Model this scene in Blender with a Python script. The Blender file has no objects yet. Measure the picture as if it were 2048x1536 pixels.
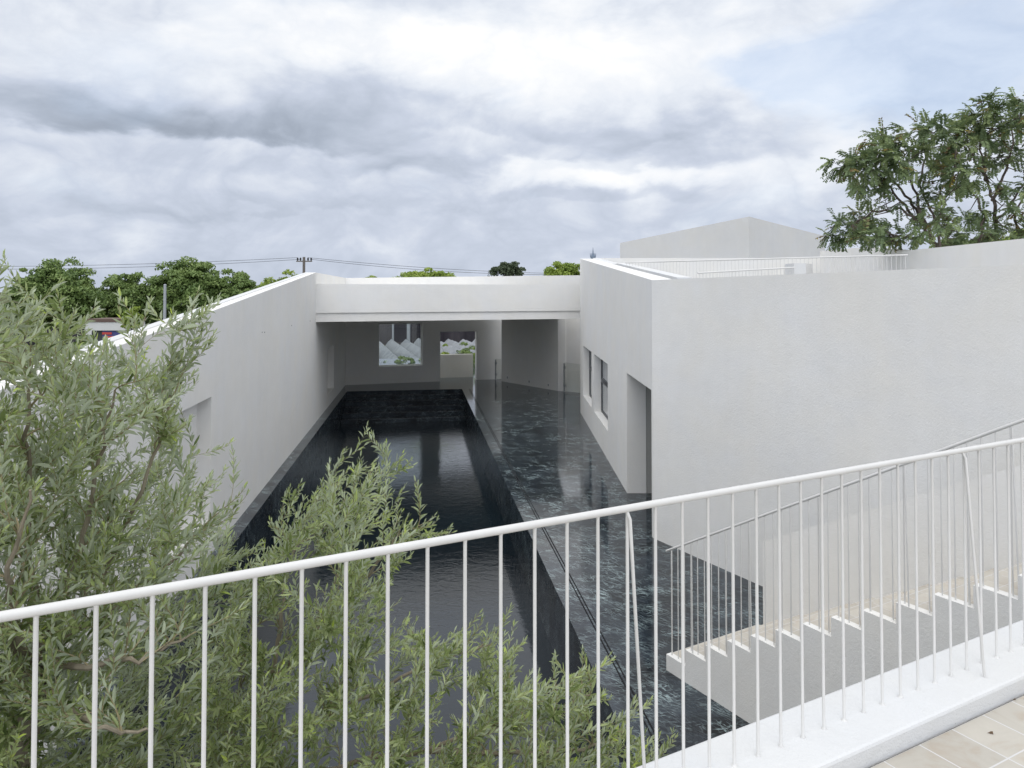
import bpy, bmesh, math, random
from mathutils import Vector, Matrix

S = bpy.context.scene
COL = S.collection
R = math.radians
random.seed(7)

# ------------------------------------------------------------------ camera
F = 1480.0                 # focal length in pixels of the 2048 wide photograph
H = 4.2                    # eye height above the pool deck
PITCH = R(1.4)
YPP = 582.0 - F * math.tan(PITCH)
cam_d = bpy.data.cameras.new('camera')
cam = bpy.data.objects.new('camera', cam_d)
COL.objects.link(cam)
cam.location = (0, 0, H)
cam.rotation_euler = (math.pi / 2 + PITCH, 0, 0)
cam_d.sensor_width = 36
cam_d.lens = F / 2048 * 36
cam_d.shift_y = (YPP - 768) / 2048
cam_d.clip_start = 0.05
cam_d.clip_end = 9000
S.camera = cam


def ray(px, py):
    xc = (px - 1024) / F
    yc = -(py - YPP) / F
    c, s = math.cos(PITCH), math.sin(PITCH)
    return Vector((xc, c - s * yc, s + c * yc))


def on_z(px, py, z=0.0):
    d = ray(px, py)
    t = (z - H) / d.z
    return Vector((d.x * t, d.y * t, z))


def on_y(px, py, y):
    d = ray(px, py)
    t = y / d.y
    return Vector((d.x * t, y, H + d.z * t))


def on_plane(px, py, a, b):
    """the pixel's point on the upright plane through plan points a, b"""
    d = ray(px, py)
    n = Vector((-(b[1] - a[1]), b[0] - a[0]))
    t = (n.x * a[0] + n.y * a[1]) / (n.x * d.x + n.y * d.y)
    return Vector((d.x * t, d.y * t, H + d.z * t))


# ------------------------------------------------------------------ world, sun, exposure
SUN_EL, SUN_AZ = R(50), R(186)      # azimuth from +Y, clockwise: behind the camera, a little left
W = bpy.data.worlds.new('World')
S.world = W
W.use_nodes = True
WN, WL = W.node_tree.nodes, W.node_tree.links
WN.clear()


def wmath(op, a, b=None, c=None):
    n = WN.new('ShaderNodeMath')
    n.operation = op
    for i, v in enumerate((a, b, c)):
        if v is None:
            continue
        if isinstance(v, (int, float)):
            n.inputs[i].default_value = v
        else:
            WL.new(v, n.inputs[i])
    return n.outputs[0]


tc = WN.new('ShaderNodeTexCoord')
sep = WN.new('ShaderNodeSeparateXYZ')
WL.new(tc.outputs['Generated'], sep.inputs[0])
dx, dy, dz = sep.outputs
az = wmath('ARCTAN2', dx, dy)
el = wmath('ARCSINE', dz)
zc_ = wmath('MAXIMUM', dz, 0.0)
den = wmath('ADD', zc_, 0.16)
pu = wmath('DIVIDE', dx, den)
pv = wmath('DIVIDE', dy, den)
comb = WN.new('ShaderNodeCombineXYZ')
WL.new(pu, comb.inputs[0]); WL.new(pv, comb.inputs[1])


def wnoise(scale, detail, rough, dist=0.0, off=(0, 0, 0), sc=(1, 1, 1)):
    m = WN.new('ShaderNodeMapping')
    m.inputs['Location'].default_value = off
    m.inputs['Scale'].default_value = sc
    WL.new(comb.outputs[0], m.inputs[0])
    n = WN.new('ShaderNodeTexNoise')
    n.inputs['Scale'].default_value = scale
    n.inputs['Detail'].default_value = detail
    n.inputs['Roughness'].default_value = rough
    n.inputs['Distortion'].default_value = dist
    WL.new(m.outputs[0], n.inputs['Vector'])
    return n.outputs[0]


def wnoise2(scale, detail, rough, dist=0.0, off=(0, 0, 0), sc=(1, 1, 2.2)):
    m = WN.new('ShaderNodeMapping')
    m.inputs['Location'].default_value = off
    m.inputs['Scale'].default_value = sc
    WL.new(tc.outputs['Generated'], m.inputs[0])
    n = WN.new('ShaderNodeTexNoise')
    n.inputs['Scale'].default_value = scale
    n.inputs['Detail'].default_value = detail
    n.inputs['Roughness'].default_value = rough
    n.inputs['Distortion'].default_value = dist
    WL.new(m.outputs[0], n.inputs['Vector'])
    return n.outputs[0]


# noise-warped azimuth / elevation, so that the cloud banks get billowing edges
wa = wnoise2(5.5, 8, 0.52, 0.3, (3.1, 0, 0))
wb = wnoise2(6.0, 8, 0.52, 0.3, (0, 7.7, 0))
azw = wmath('MULTIPLY_ADD', wmath('SUBTRACT', wa, 0.5), 0.26, az)
elw = wmath('MULTIPLY_ADD', wmath('SUBTRACT', wb, 0.5), 0.125, el)


def azel(px, py):
    d = ray(px, py).normalized()
    return math.atan2(d.x, d.y), math.asin(d.z)


def bank(px, py, rx, ry, amp, soft=1.0):
    """one soft cloud bank at a fixed direction of the sky"""
    a0, e0 = azel(px, py)
    u = wmath('DIVIDE', wmath('SUBTRACT', azw, a0), rx / F)
    v = wmath('DIVIDE', wmath('SUBTRACT', elw, e0), ry / F)
    lo_, hi_ = (1.9, 0.75) if amp < 0 else (0.8, 1.7)      # flat crisp undersides, crisp sunny tops
    v = wmath('ADD', wmath('MULTIPLY', wmath('MINIMUM', v, 0.0), lo_), wmath('MULTIPLY', wmath('MAXIMUM', v, 0.0), hi_))
    r2 = wmath('ADD', wmath('MULTIPLY', u, u), wmath('MULTIPLY', v, v))
    r2 = wmath('POWER', r2, 1.6)
    g = wmath('EXPONENT', wmath('MULTIPLY', r2, -soft))
    return wmath('MULTIPLY', g, amp)


BANKS = [
    # bright billows
    (760, 70, 260, 75, 0.15), (1060, 90, 260, 110, 0.16), (1360, 110, 300, 140, 0.15),
    (560, 110, 160, 50, 0.10), (1040, 335, 110, 34, 0.20), (1240, 350, 170, 22, 0.20),
    (1530, 340, 170, 40, 0.12), (1650, 220, 70, 60, 0.14), (200, 60, 200, 60, 0.05),
    (1700, 320, 70, 60, 0.08),
    # grey undersides
    (60, 215, 260, 42, -0.20), (330, 245, 240, 30, -0.17), (600, 262, 240, 30, -0.18),
    (640, 205, 200, 50, -0.13), (800, 330, 130, 38, -0.18), (960, 250, 200, 34, -0.10),
    (1290, 285, 170, 36, -0.17), (1180, 245, 190, 46, -0.10), (1420, 310, 130, 26, -0.10),
    (120, 420, 260, 20, -0.06), (560, 425, 330, 16, -0.07), (380, 330, 320, 30, -0.04),
    (1170, 400, 260, 18, -0.08), (1780, 250, 130, 28, -0.06),
]
acc = None
for b in BANKS:
    o = bank(*b)
    acc = o if acc is None else wmath('ADD', acc, o)
n1 = wnoise2(4.5, 9, 0.6, 0.6, (4.3, 1.2, 0), (1, 1, 1.9))
n2 = wnoise2(13.0, 8, 0.62, 0.4, (1.5, 2.5, 0.7), (1, 1, 2.6))
n3 = wnoise2(7.5, 7, 0.55, 0.35, (9.1, 4.4, 2.0), (1, 1, 1.7))
puff = wmath('MULTIPLY', wmath('SUBTRACT', wmath('ABSOLUTE', wmath('SUBTRACT', n3, 0.5)), 0.085), 0.75)
tex = wmath('ADD', puff, wmath('MULTIPLY', wmath('SUBTRACT', n1, 0.5), 0.20)
            )
tex = wmath('ADD', tex, wmath('MULTIPLY', wmath('SUBTRACT', n2, 0.5), 0.10))
# an overcast sky grows brighter towards the zenith
rise = wmath('MULTIPLY', wmath('POWER', zc_, 0.8), 0.40)
lum = wmath('ADD', wmath('ADD', wmath('ADD', acc, tex), rise), 0.575)
ramp = WN.new('ShaderNodeValToRGB')
cr = ramp.color_ramp
cr.interpolation = 'LINEAR'
cr.elements[0].position = 0.20
cr.elements[0].color = (0.30, 0.345, 0.42, 1)
cr.elements[1].position = 0.98
cr.elements[1].color = (1.0, 1.0, 1.0, 1)
for p_, c_ in ((0.42, (0.43, 0.485, 0.58, 1)), (0.60, (0.58, 0.635, 0.745, 1)), (0.78, (0.80, 0.84, 0.905, 1))):
    e_ = cr.elements.new(p_)
    e_.color = c_
WL.new(lum, ramp.inputs[0])
# brighter still overhead and behind the camera, where the veiled sun stands
dotn = WN.new('ShaderNodeVectorMath')
dotn.operation = 'DOT_PRODUCT'
WL.new(tc.outputs['Generated'], dotn.inputs[0])
SD = Vector((math.sin(SUN_AZ) * math.cos(SUN_EL), math.cos(SUN_AZ) * math.cos(SUN_EL), math.sin(SUN_EL)))
dotn.inputs[1].default_value = SD
veil = wmath('MULTIPLY', wmath('POWER', wmath('MAXIMUM', dotn.outputs['Value'], 0.0), 1.2), 0.95)
gain = wmath('ADD', veil, 1.0)
sky = WN.new('ShaderNodeTexSky')
sky.sky_type = 'NISHITA'
sky.sun_disc = False
sky.sun_elevation = SUN_EL
sky.sun_rotation = SUN_AZ
sky.air_density = 1.0
sky.dust_density = 2.5
SKY_STRENGTH = 0.12
vsc = WN.new('ShaderNodeVectorMath')
vsc.operation = 'SCALE'
WL.new(ramp.outputs[0], vsc.inputs[0])
WL.new(wmath('MULTIPLY', gain, 1.0 / SKY_STRENGTH), vsc.inputs['Scale'])
# thin spots where the blue shows (upper right of the view)
hole = wmath('ADD', bank(1840, 90, 300, 110, 0.62), wmath('MULTIPLY', wmath('SUBTRACT', n1, 0.55), 0.9))
hole = wmath('ADD', hole, bank(1600, 130, 160, 60, 0.3))
hcl = WN.new('ShaderNodeClamp')
hcl.inputs['Max'].default_value = 0.42
WL.new(hole, hcl.inputs[0])
bl = WN.new('ShaderNodeVectorMath')
bl.operation = 'MULTIPLY_ADD'
WL.new(sky.outputs[0], bl.inputs[0])
bl.inputs[1].default_value = (0.95, 0.95, 0.95)
bl.inputs[2].default_value = (1.9, 2.35, 3.1)
mixw = WN.new('ShaderNodeMix')
mixw.data_type = 'RGBA'
WL.new(hcl.outputs[0], mixw.inputs['Factor'])
WL.new(vsc.outputs[0], mixw.inputs['A'])
WL.new(bl.outputs[0], mixw.inputs['B'])
bg = WN.new('ShaderNodeBackground')
bg.inputs['Strength'].default_value = SKY_STRENGTH
WL.new(mixw.outputs['Result'], bg.inputs['Color'])
wo = WN.new('ShaderNodeOutputWorld')
WL.new(bg.outputs[0], wo.inputs[0])
W.cycles.sampling_method = 'MANUAL'
W.cycles.sample_map_resolution = 1024

sun_d = bpy.data.lights.new('sun', 'SUN')
sun_d.energy = 0.5
sun_d.angle = R(35)
sun_d.color = (1.0, 0.975, 0.94)
sun = bpy.data.objects.new('sun', sun_d)
COL.objects.link(sun)
sun.rotation_euler = SD.to_track_quat('Z', 'Y').to_euler()
sun.location = (0, -20, 40)
VS = S.view_settings
VS.view_transform = 'Standard'
VS.look = 'None'
VS.exposure = 0.06
VS.gamma = 1.0
S.cycles.max_bounces = 8
S.cycles.diffuse_bounces = 5
S.cycles.glossy_bounces = 4
S.cycles.transparent_max_bounces = 16
S.cycles.use_denoising = True
S.render.film_transparent = False


# ------------------------------------------------------------------ materials
class Mat:
    def __init__(self, name, rough=0.6, spec=0.5):
        self.m = bpy.data.materials.new(name)
        self.m.use_nodes = True
        self.t = self.m.node_tree
        self.n = self.t.nodes
        self.b = self.n['Principled BSDF']
        self.b.inputs['Roughness'].default_value = rough
        self.b.inputs['Specular IOR Level'].default_value = spec
        self.out = self.n['Material Output']
        self.co = self.n.new('ShaderNodeTexCoord').outputs['Object']

    def link(self, a, b):
        self.t.links.new(a, b)

    def math(self, op, a, b=None, c=None):
        n = self.n.new('ShaderNodeMath')
        n.operation = op
        for i, v in enumerate((a, b, c)):
            if v is None:
                continue
            if isinstance(v, (int, float)):
                n.inputs[i].default_value = v
            else:
                self.link(v, n.inputs[i])
        return n.outputs[0]

    def mapping(self, scale=(1, 1, 1), rot=(0, 0, 0), loc=(0, 0, 0), vec=None):
        n = self.n.new('ShaderNodeMapping')
        n.inputs['Scale'].default_value = scale
        n.inputs['Rotation'].default_value = rot
        n.inputs['Location'].default_value = loc
        self.link(vec or self.co, n.inputs[0])
        return n.outputs[0]

    def noise(self, scale, detail=4, rough=0.55, dist=0.0, vec=None, color=False):
        n = self.n.new('ShaderNodeTexNoise')
        n.inputs['Scale'].default_value = scale
        n.inputs['Detail'].default_value = detail
        n.inputs['Roughness'].default_value = rough
        n.inputs['Distortion'].default_value = dist
        self.link(vec or self.co, n.inputs['Vector'])
        return n.outputs['Color' if color else 0]

    def ramp(self, fac, stops):
        n = self.n.new('ShaderNodeValToRGB')
        e = n.color_ramp.elements
        e[0].position, e[0].color = stops[0][0], (*stops[0][1], 1)
        e[1].position, e[1].color = stops[-1][0], (*stops[-1][1], 1)
        for p, c in stops[1:-1]:
            x = e.new(p)
            x.color = (*c, 1)
        self.link(fac, n.inputs[0])
        return n.outputs[0]

    def mix(self, fac, a, b, mode='MIX'):
        n = self.n.new('ShaderNodeMix')
        n.data_type = 'RGBA'
        n.blend_type = mode
        for k, v in (('Factor', fac), ('A', a), ('B', b)):
            if isinstance(v, (int, float)):
                n.inputs[k].default_value = v
            elif isinstance(v, tuple):
                n.inputs[k].default_value = (*v, 1)
            else:
                self.link(v, n.inputs[k])
        return n.outputs['Result']

    def color(self, c):
        if isinstance(c, tuple):
            self.b.inputs['Base Color'].default_value = (*c, 1)
        else:
            self.link(c, self.b.inputs['Base Color'])
        return self

    def bump(self, h, strength=0.3, dist=0.01):
        n = self.n.new('ShaderNodeBump')
        n.inputs['Strength'].default_value = strength
        n.inputs['Distance'].default_value = dist
        self.link(h, n.inputs['Height'])
        self.link(n.outputs[0], self.b.inputs['Normal'])
        return self

    def attr(self, name):
        n = self.n.new('ShaderNodeAttribute')
        n.attribute_name = name
        return n.outputs['Fac']


def plaster(name, c, grain=1.0, streak=0.025):
    m = Mat(name, 0.85, 0.25)
    big = m.noise(0.55, 5, 0.6)
    mid = m.noise(3.2, 5, 0.6)
    st = m.noise(2.2, 4, 0.6, 0.2, m.mapping((2.2, 2.2, 0.16)))
    f = m.math('ADD', m.math('MULTIPLY', m.math('SUBTRACT', big, 0.5), 0.16), m.math('MULTIPLY', m.math('SUBTRACT', mid, 0.5), 0.07))
    f = m.math('ADD', f, m.math('MULTIPLY', m.math('SUBTRACT', st, 0.5), streak * 2))
    f = m.math('ADD', f, 1.0)
    v = m.n.new('ShaderNodeVectorMath')
    v.operation = 'SCALE'
    v.inputs[0].default_value = c
    m.link(f, v.inputs['Scale'])
    hue = m.ramp(m.noise(0.9, 4, 0.6, 0.5, m.mapping((1, 1, 1), (0, 0, 0), (5, 3, 1))), [(0.32, (0.985, 0.997, 1.015)), (0.68, (1.0, 0.995, 0.975))])
    m.color(m.mix(1.0, v.outputs[0], hue, 'MULTIPLY'))
    h = m.math('ADD', m.noise(38, 4, 0.65, 0.4), m.math('MULTIPLY', m.noise(150, 3, 0.6), 0.6))
    h = m.math('ADD', h, m.math('MULTIPLY', m.noise(3.0, 2, 0.5), 1.6))
    m.bump(h, 0.45, 0.010 * grain)
    return m.m


WHITE = (0.775, 0.76, 0.735)
M_PLASTER = plaster('white_plaster', WHITE)
M_PLASTER_IN = plaster('shaded_room_plaster', (0.78, 0.765, 0.735), 0.5)
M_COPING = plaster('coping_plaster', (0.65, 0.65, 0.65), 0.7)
M_CREAM = plaster('cream_plaster', (0.70, 0.675, 0.61), 0.7)


M_ROOFGREY = plaster('grey_roof_finish', (0.45, 0.45, 0.45))
M_TOWER = plaster('tower_plaster', (0.56, 0.555, 0.545))


def paint_mat(name, c, rough=0.35):
    m = Mat(name, rough, 0.5)
    n = m.noise(9, 4, 0.6)
    m.color(m.ramp(n, [(0.25, tuple(x * 0.93 for x in c)), (0.7, c)]))
    m.bump(m.noise(120, 2), 0.12, 0.002)
    return m.m


M_RAIL = paint_mat('white_rail_paint', (0.66, 0.65, 0.63), 0.32)
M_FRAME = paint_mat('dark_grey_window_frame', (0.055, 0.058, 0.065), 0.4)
M_STEEL = paint_mat('grey_steel', (0.30, 0.31, 0.32), 0.4)
M_POLE = paint_mat('weathered_pole', (0.16, 0.14, 0.125), 0.8)
M_WIRE = paint_mat('black_cable', (0.03, 0.03, 0.032), 0.6)
M_LIGHTPOLE = paint_mat('galvanised_pole', (0.36, 0.38, 0.41), 0.5)


def marble(name, rough, vein=1.0, floor=True):
    m = Mat(name, rough, 0.40 if floor else 0.25)
    warp = m.noise(0.8, 4, 0.6, color=True, vec=m.co)
    v = m.n.new('ShaderNodeVectorMath')
    v.operation = 'MULTIPLY_ADD'
    m.link(warp, v.inputs[0])
    v.inputs[1].default_value = (0.30, 0.30, 0.30)
    m.link(m.co, v.inputs[2])
    vec = v.outputs[0]
    base = m.ramp(m.noise(1.6, 6, 0.62, 0.5, vec), [(0.32, (0.003, 0.004, 0.006)), (0.46, (0.010, 0.014, 0.020)), (0.60, (0.025, 0.033, 0.043)), (0.76, (0.050, 0.064, 0.076))])

    def ridges(scale, sc, rot, width, dist=0.9):
        n = m.noise(scale, 3, 0.5, dist * 0.35, m.mapping(sc, (0, 0, 0), (scale, 2.0, 1.0), m.mapping((1, 1, 1), rot, (0, 0, 0), vec)))
        d = m.math('ABSOLUTE', m.math('SUBTRACT', n, 0.5))
        mr = m.n.new('ShaderNodeMapRange')
        mr.inputs['From Min'].default_value = 0.0
        mr.inputs['From Max'].default_value = width
        mr.inputs['To Min'].default_value = 1.0
        mr.inputs['To Max'].default_value = 0.0
        m.link(d, mr.inputs['Value'])
        return m.math('POWER', mr.outputs[0], 1.6)

    r1 = ridges(3.0, (0.22, 2.2, 1.2), (0, 0, 0.75), 0.017, 0.5)
    r2 = ridges(6.0, (0.26, 2.2, 1.3), (0, 0, -0.15), 0.022, 0.6)
    r3 = ridges(11.0, (0.3, 1.8, 1.4), (0, 0, 1.0), 0.032, 0.7)
    patch = m.n.new('ShaderNodeMapRange')
    patch.inputs['From Min'].default_value = 0.38
    patch.inputs['From Max'].default_value = 0.66
    m.link(m.noise(0.55, 4, 0.6, 0.3), patch.inputs['Value'])
    pt = m.math('MULTIPLY_ADD', patch.outputs[0], 0.70, 0.28)
    brk = m.n.new('ShaderNodeMapRange')
    brk.inputs['From Min'].default_value = 0.42
    brk.inputs['From Max'].default_value = 0.62
    m.link(m.noise(3.0, 3, 0.6), brk.inputs['Value'])
    veins = m.math('MAXIMUM', m.math('MULTIPLY', r1, 0.9), m.math('MAXIMUM', m.math('MULTIPLY', r2, 1.0), m.math('MULTIPLY', r3, 0.85)))
    veins = m.math('MULTIPLY', m.math('MULTIPLY', veins, m.math('MULTIPLY', pt, m.math('MULTIPLY_ADD', brk.outputs[0], 0.85, 0.12))), vein)
    col = m.mix(veins, base, (0.46, 0.58, 0.59))
    if floor:
        br = m.n.new('ShaderNodeTexBrick')
        br.offset = 0.5
        br.inputs['Scale'].default_value = 1.0
        br.inputs['Mortar Size'].default_value = 0.0025
        br.inputs['Mortar Smooth'].default_value = 0.1
        br.inputs['Brick Width'].default_value = 2.4
        br.inputs['Row Height'].default_value = 1.2
        m.link(m.mapping((1, 1, 1), (0, 0, R(97.5))), br.inputs['Vector'])
        col = m.mix(m.math('MULTIPLY', br.outputs['Fac'], 0.6), col, (0.05, 0.055, 0.06))
    m.color(col)
    rr = m.math('MULTIPLY_ADD', m.noise(5, 4, 0.6), rough * 0.8, rough * 0.6)
    m.link(rr, m.b.inputs['Roughness'])
    m.bump(m.noise(7, 3, 0.5), 0.05, 0.004)
    return m.m


M_DECK = marble('polished_dark_marble', 0.085, 1.0)
M_BASIN = marble('pool_dark_marble', 0.25, 0.55, False)

m = Mat('pool_water', 0.03, 0.62)
m.b.inputs['IOR'].default_value = 1.5
m.color(m.ramp(m.noise(0.4, 3), [(0.3, (0.003, 0.007, 0.011)), (0.7, (0.006, 0.013, 0.018))]))
wv = m.math('ADD', m.noise(4.2, 4, 0.55, 0.8, m.mapping((1.0, 1.4, 1.0), (0, 0, 0.12))), m.math('MULTIPLY', m.noise(15, 3, 0.5, 0.7, m.mapping((1.0, 1.4, 1.0), (0, 0, -.3))), 0.30))
m.bump(wv, 0.16, 0.022)
M_WATER = m.m


def tile_mat(name, e1, c0, c1, size=0.2, origin=(0, 0)):
    m = Mat(name, 0.42, 0.4)
    ang = math.atan2(e1[1], e1[0])
    vec = m.mapping((1, 1, 1), (0, 0, 0), (-origin[0], -origin[1], 0))
    vec = m.mapping((1, 1, 1), (0, 0, -ang), (0, 0, 0), vec)
    br = m.n.new('ShaderNodeTexBrick')
    br.offset = 0.0
    br.inputs['Scale'].default_value = 1.0
    br.inputs['Mortar Size'].default_value = 0.0034
    br.inputs['Mortar Smooth'].default_value = 0.2
    br.inputs['Brick Width'].default_value = size
    br.inputs['Row Height'].default_value = size
    br.inputs['Color1'].default_value = (0, 0, 0, 1)
    br.inputs['Color2'].default_value = (1, 1, 1, 1)
    m.link(vec, br.inputs['Vector'])
    n = m.noise(6.5, 6, 0.62, 0.8)
    base = m.ramp(n, [(0.28, c1), (0.5, c0), (0.75, tuple(min(1, x * 1.10) for x in c0))])
    per = m.mix(0.07, base, br.outputs['Color'], 'OVERLAY')
    col = m.mix(br.outputs['Fac'], per, (0.60, 0.59, 0.58))
    m.color(col)
    h = m.math('ADD', m.math('MULTIPLY', br.outputs['Fac'], -1.0), m.math('MULTIPLY', m.noise(30, 3), 0.12))
    m.bump(h, 0.5, 0.003)
    return m.m


# foliage: "tint" is a random number per leaf
def leaf_mat(name, stops, under=None, trans=0.25, rough=0.45):
    m = Mat(name, rough, 0.35)
    c = m.ramp(m.attr('tint'), stops)
    if under:
        g = m.n.new('ShaderNodeNewGeometry')
        c = m.mix(m.math('MULTIPLY', g.outputs['Backfacing'], 0.75), c, under)
    m.color(c)
    t = m.n.new('ShaderNodeBsdfTranslucent')
    m.link(c, t.inputs['Color'])
    ms = m.n.new('ShaderNodeMixShader')
    ms.inputs[0].default_value = trans
    m.link(m.b.outputs[0], ms.inputs[1])
    m.link(t.outputs[0], ms.inputs[2])
    m.link(ms.outputs[0], m.out.inputs['Surface'])
    return m.m


M_OLIVE = leaf_mat('olive_leaf', [(0.0, (0.12, 0.165, 0.052)), (0.40, (0.31, 0.375, 0.145)), (0.72, (0.47, 0.53, 0.28)), (0.88, (0.50, 0.59, 0.22)), (1.0, (0.52, 0.63, 0.11))], (0.52, 0.57, 0.44), 0.38, 0.36)
M_BROADLEAF = leaf_mat('broad_leaf', [(0.0, (0.085, 0.14, 0.045)), (0.5, (0.18, 0.26, 0.08)), (1.0, (0.30, 0.38, 0.13))], None, 0.25, 0.5)
M_LIMELEAF = leaf_mat('lime_leaf', [(0.0, (0.16, 0.24, 0.05)), (0.5, (0.28, 0.37, 0.07)), (1.0, (0.42, 0.50, 0.11))], None, 0.3, 0.5)
M_PINNATE = leaf_mat('pinnate_leaf', [(0.0, (0.10, 0.145, 0.075)), (0.45, (0.185, 0.245, 0.11)), (0.82, (0.30, 0.36, 0.15)), (0.90, (0.16, 0.11, 0.055)), (0.97, (0.15, 0.09, 0.045)), (1.0, (0.38, 0.30, 0.05))], None, 0.25, 0.5)
M_GREYLEAF = leaf_mat('grey_green_leaf', [(0.0, (0.04, 0.06, 0.03)), (1.0, (0.11, 0.14, 0.075))], None, 0.2, 0.55)


def bark_mat(name, a, b, sc=14):
    m = Mat(name, 0.85, 0.2)
    n = m.noise(sc, 5, 0.65, 0.4, m.mapping((1, 1, 0.3)))
    m.color(m.ramp(n, [(0.3, a), (0.7, b)]))
    m.bump(n, 0.6, 0.01)
    return m.m


M_BARK = bark_mat('olive_bark', (0.16, 0.135, 0.095), (0.32, 0.28, 0.21))
M_TWIG = bark_mat('olive_twig', (0.20, 0.17, 0.09), (0.34, 0.29, 0.18), 30)
M_BARK2 = bark_mat('grey_brown_bark', (0.075, 0.058, 0.048), (0.17, 0.14, 0.12))


def glass_mat(name, gloss=0.08, tint=(0.92, 0.95, 0.95)):
    m = Mat(name)
    t = m.n.new('ShaderNodeBsdfTransparent')
    t.inputs[0].default_value = (*tint, 1)
    g = m.n.new('ShaderNodeBsdfGlossy')
    g.inputs['Roughness'].default_value = 0.02
    ms = m.n.new('ShaderNodeMixShader')
    ms.inputs[0].default_value = gloss
    m.link(t.outputs[0], ms.inputs[1])
    m.link(g.outputs[0], ms.inputs[2])
    m.link(ms.outputs[0], m.out.inputs['Surface'])
    return m.m


M_GLASS = glass_mat('clear_glass', 0.07)
M_GLASS_BAL = glass_mat('balustrade_glass', 0.05, (0.95, 0.96, 0.95))
m = Mat('curtained_window_glass', 0.06, 0.6)
m.color(m.ramp(m.noise(9, 3, 0.5, 0, m.mapping((1, 1, 0.05))), [(0.3, (0.20, 0.215, 0.23)), (0.7, (0.34, 0.35, 0.36))]))
M_PANE = m.m
m = Mat('dark_door_glass', 0.05, 0.6)
m.color(m.ramp(m.noise(2, 3), [(0.3, (0.022, 0.026, 0.022)), (0.7, (0.04, 0.045, 0.038))]))
M_DARKPANE = m.m
m = Mat('drain_slot', 0.7, 0.2)
m.color(m.ramp(m.noise(12, 3), [(0.3, (0.004, 0.004, 0.005)), (0.7, (0.012, 0.012, 0.014))]))
M_SLOT = m.m

m = Mat('field_soil_and_grass', 0.95, 0.1)
m.color(m.ramp(m.noise(0.35, 8, 0.65), [(0.3, (0.05, 0.07, 0.025)), (0.5, (0.09, 0.10, 0.045)), (0.7, (0.15, 0.13, 0.085))]))
m.bump(m.noise(3, 5), 0.6, 0.08)
M_GROUND = m.m
m = Mat('planting_soil', 0.95, 0.1)
m.color(m.ramp(m.noise(6, 6, 0.7), [(0.3, (0.03, 0.024, 0.017)), (0.7, (0.09, 0.07, 0.05))]))
m.bump(m.noise(14, 5), 0.8, 0.03)
M_SOIL = m.m
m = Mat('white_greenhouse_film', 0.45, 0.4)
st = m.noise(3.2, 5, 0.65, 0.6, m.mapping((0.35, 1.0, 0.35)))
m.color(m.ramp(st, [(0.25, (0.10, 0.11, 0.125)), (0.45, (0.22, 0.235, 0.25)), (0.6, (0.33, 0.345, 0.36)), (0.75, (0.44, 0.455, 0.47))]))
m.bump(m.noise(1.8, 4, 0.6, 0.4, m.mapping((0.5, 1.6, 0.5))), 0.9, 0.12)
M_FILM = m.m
m = Mat('dark_shade_net', 0.9, 0.1)
m.color(m.ramp(m.noise(0.7, 5, 0.6, 0, m.mapping((1, 1, 0.2))), [(0.3, (0.022, 0.02, 0.026)), (0.55, (0.05, 0.046, 0.054)), (0.8, (0.10, 0.09, 0.095))]))
M_NET = m.m
M_ROOFTILE = paint_mat('brown_roof_edge', (0.13, 0.085, 0.07), 0.8)
M_ROOFSHEET = paint_mat('pale_metal_roof', (0.46, 0.50, 0.54), 0.5)
M_HOUSEWALL = plaster('house_wall', (0.60, 0.60, 0.60))
M_BLUE = paint_mat('blue_sign', (0.06, 0.07, 0.22), 0.5)
M_RED = paint_mat('red_sign', (0.50, 0.06, 0.05), 0.5)
M_SOCKET = paint_mat('socket_plastic', (0.34, 0.34, 0.34), 0.5)
M_DEADLEAF = paint_mat('dead_leaf', (0.10, 0.06, 0.03), 0.8)
M_SPIRE = paint_mat('slate_blue_spire', (0.20, 0.25, 0.33), 0.6)


# ------------------------------------------------------------------ object helpers
def link(name, me, mat, parent=None, smooth=False):
    o = bpy.data.objects.new(name, me)
    COL.objects.link(o)
    if mat is not None:
        me.materials.append(mat)
    if smooth:
        for p in me.polygons:
            p.use_smooth = True
    if parent is not None:
        o.parent = parent
        o.matrix_parent_inverse = parent.matrix_world.inverted() if parent.type != 'EMPTY' else Matrix.Translation(-Vector(parent.location))
    return o


def mesh(name, verts, faces, mat, parent=None, smooth=False):
    me = bpy.data.meshes.new(name)
    me.from_pydata([tuple(v) for v in verts], [], faces)
    me.update()
    return link(name, me, mat, parent, smooth)


def tag(o, label=None, cat=None, group=None, kind=None):
    if label: o['label'] = label
    if cat: o['category'] = cat
    if group: o['group'] = group
    if kind: o['kind'] = kind
    return o


def empty(name, loc, label, cat, group=None):
    o = bpy.data.objects.new(name, None)
    COL.objects.link(o)
    o.location = loc
    o.empty_display_size = 0.2
    return tag(o, label, cat, group)


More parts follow.
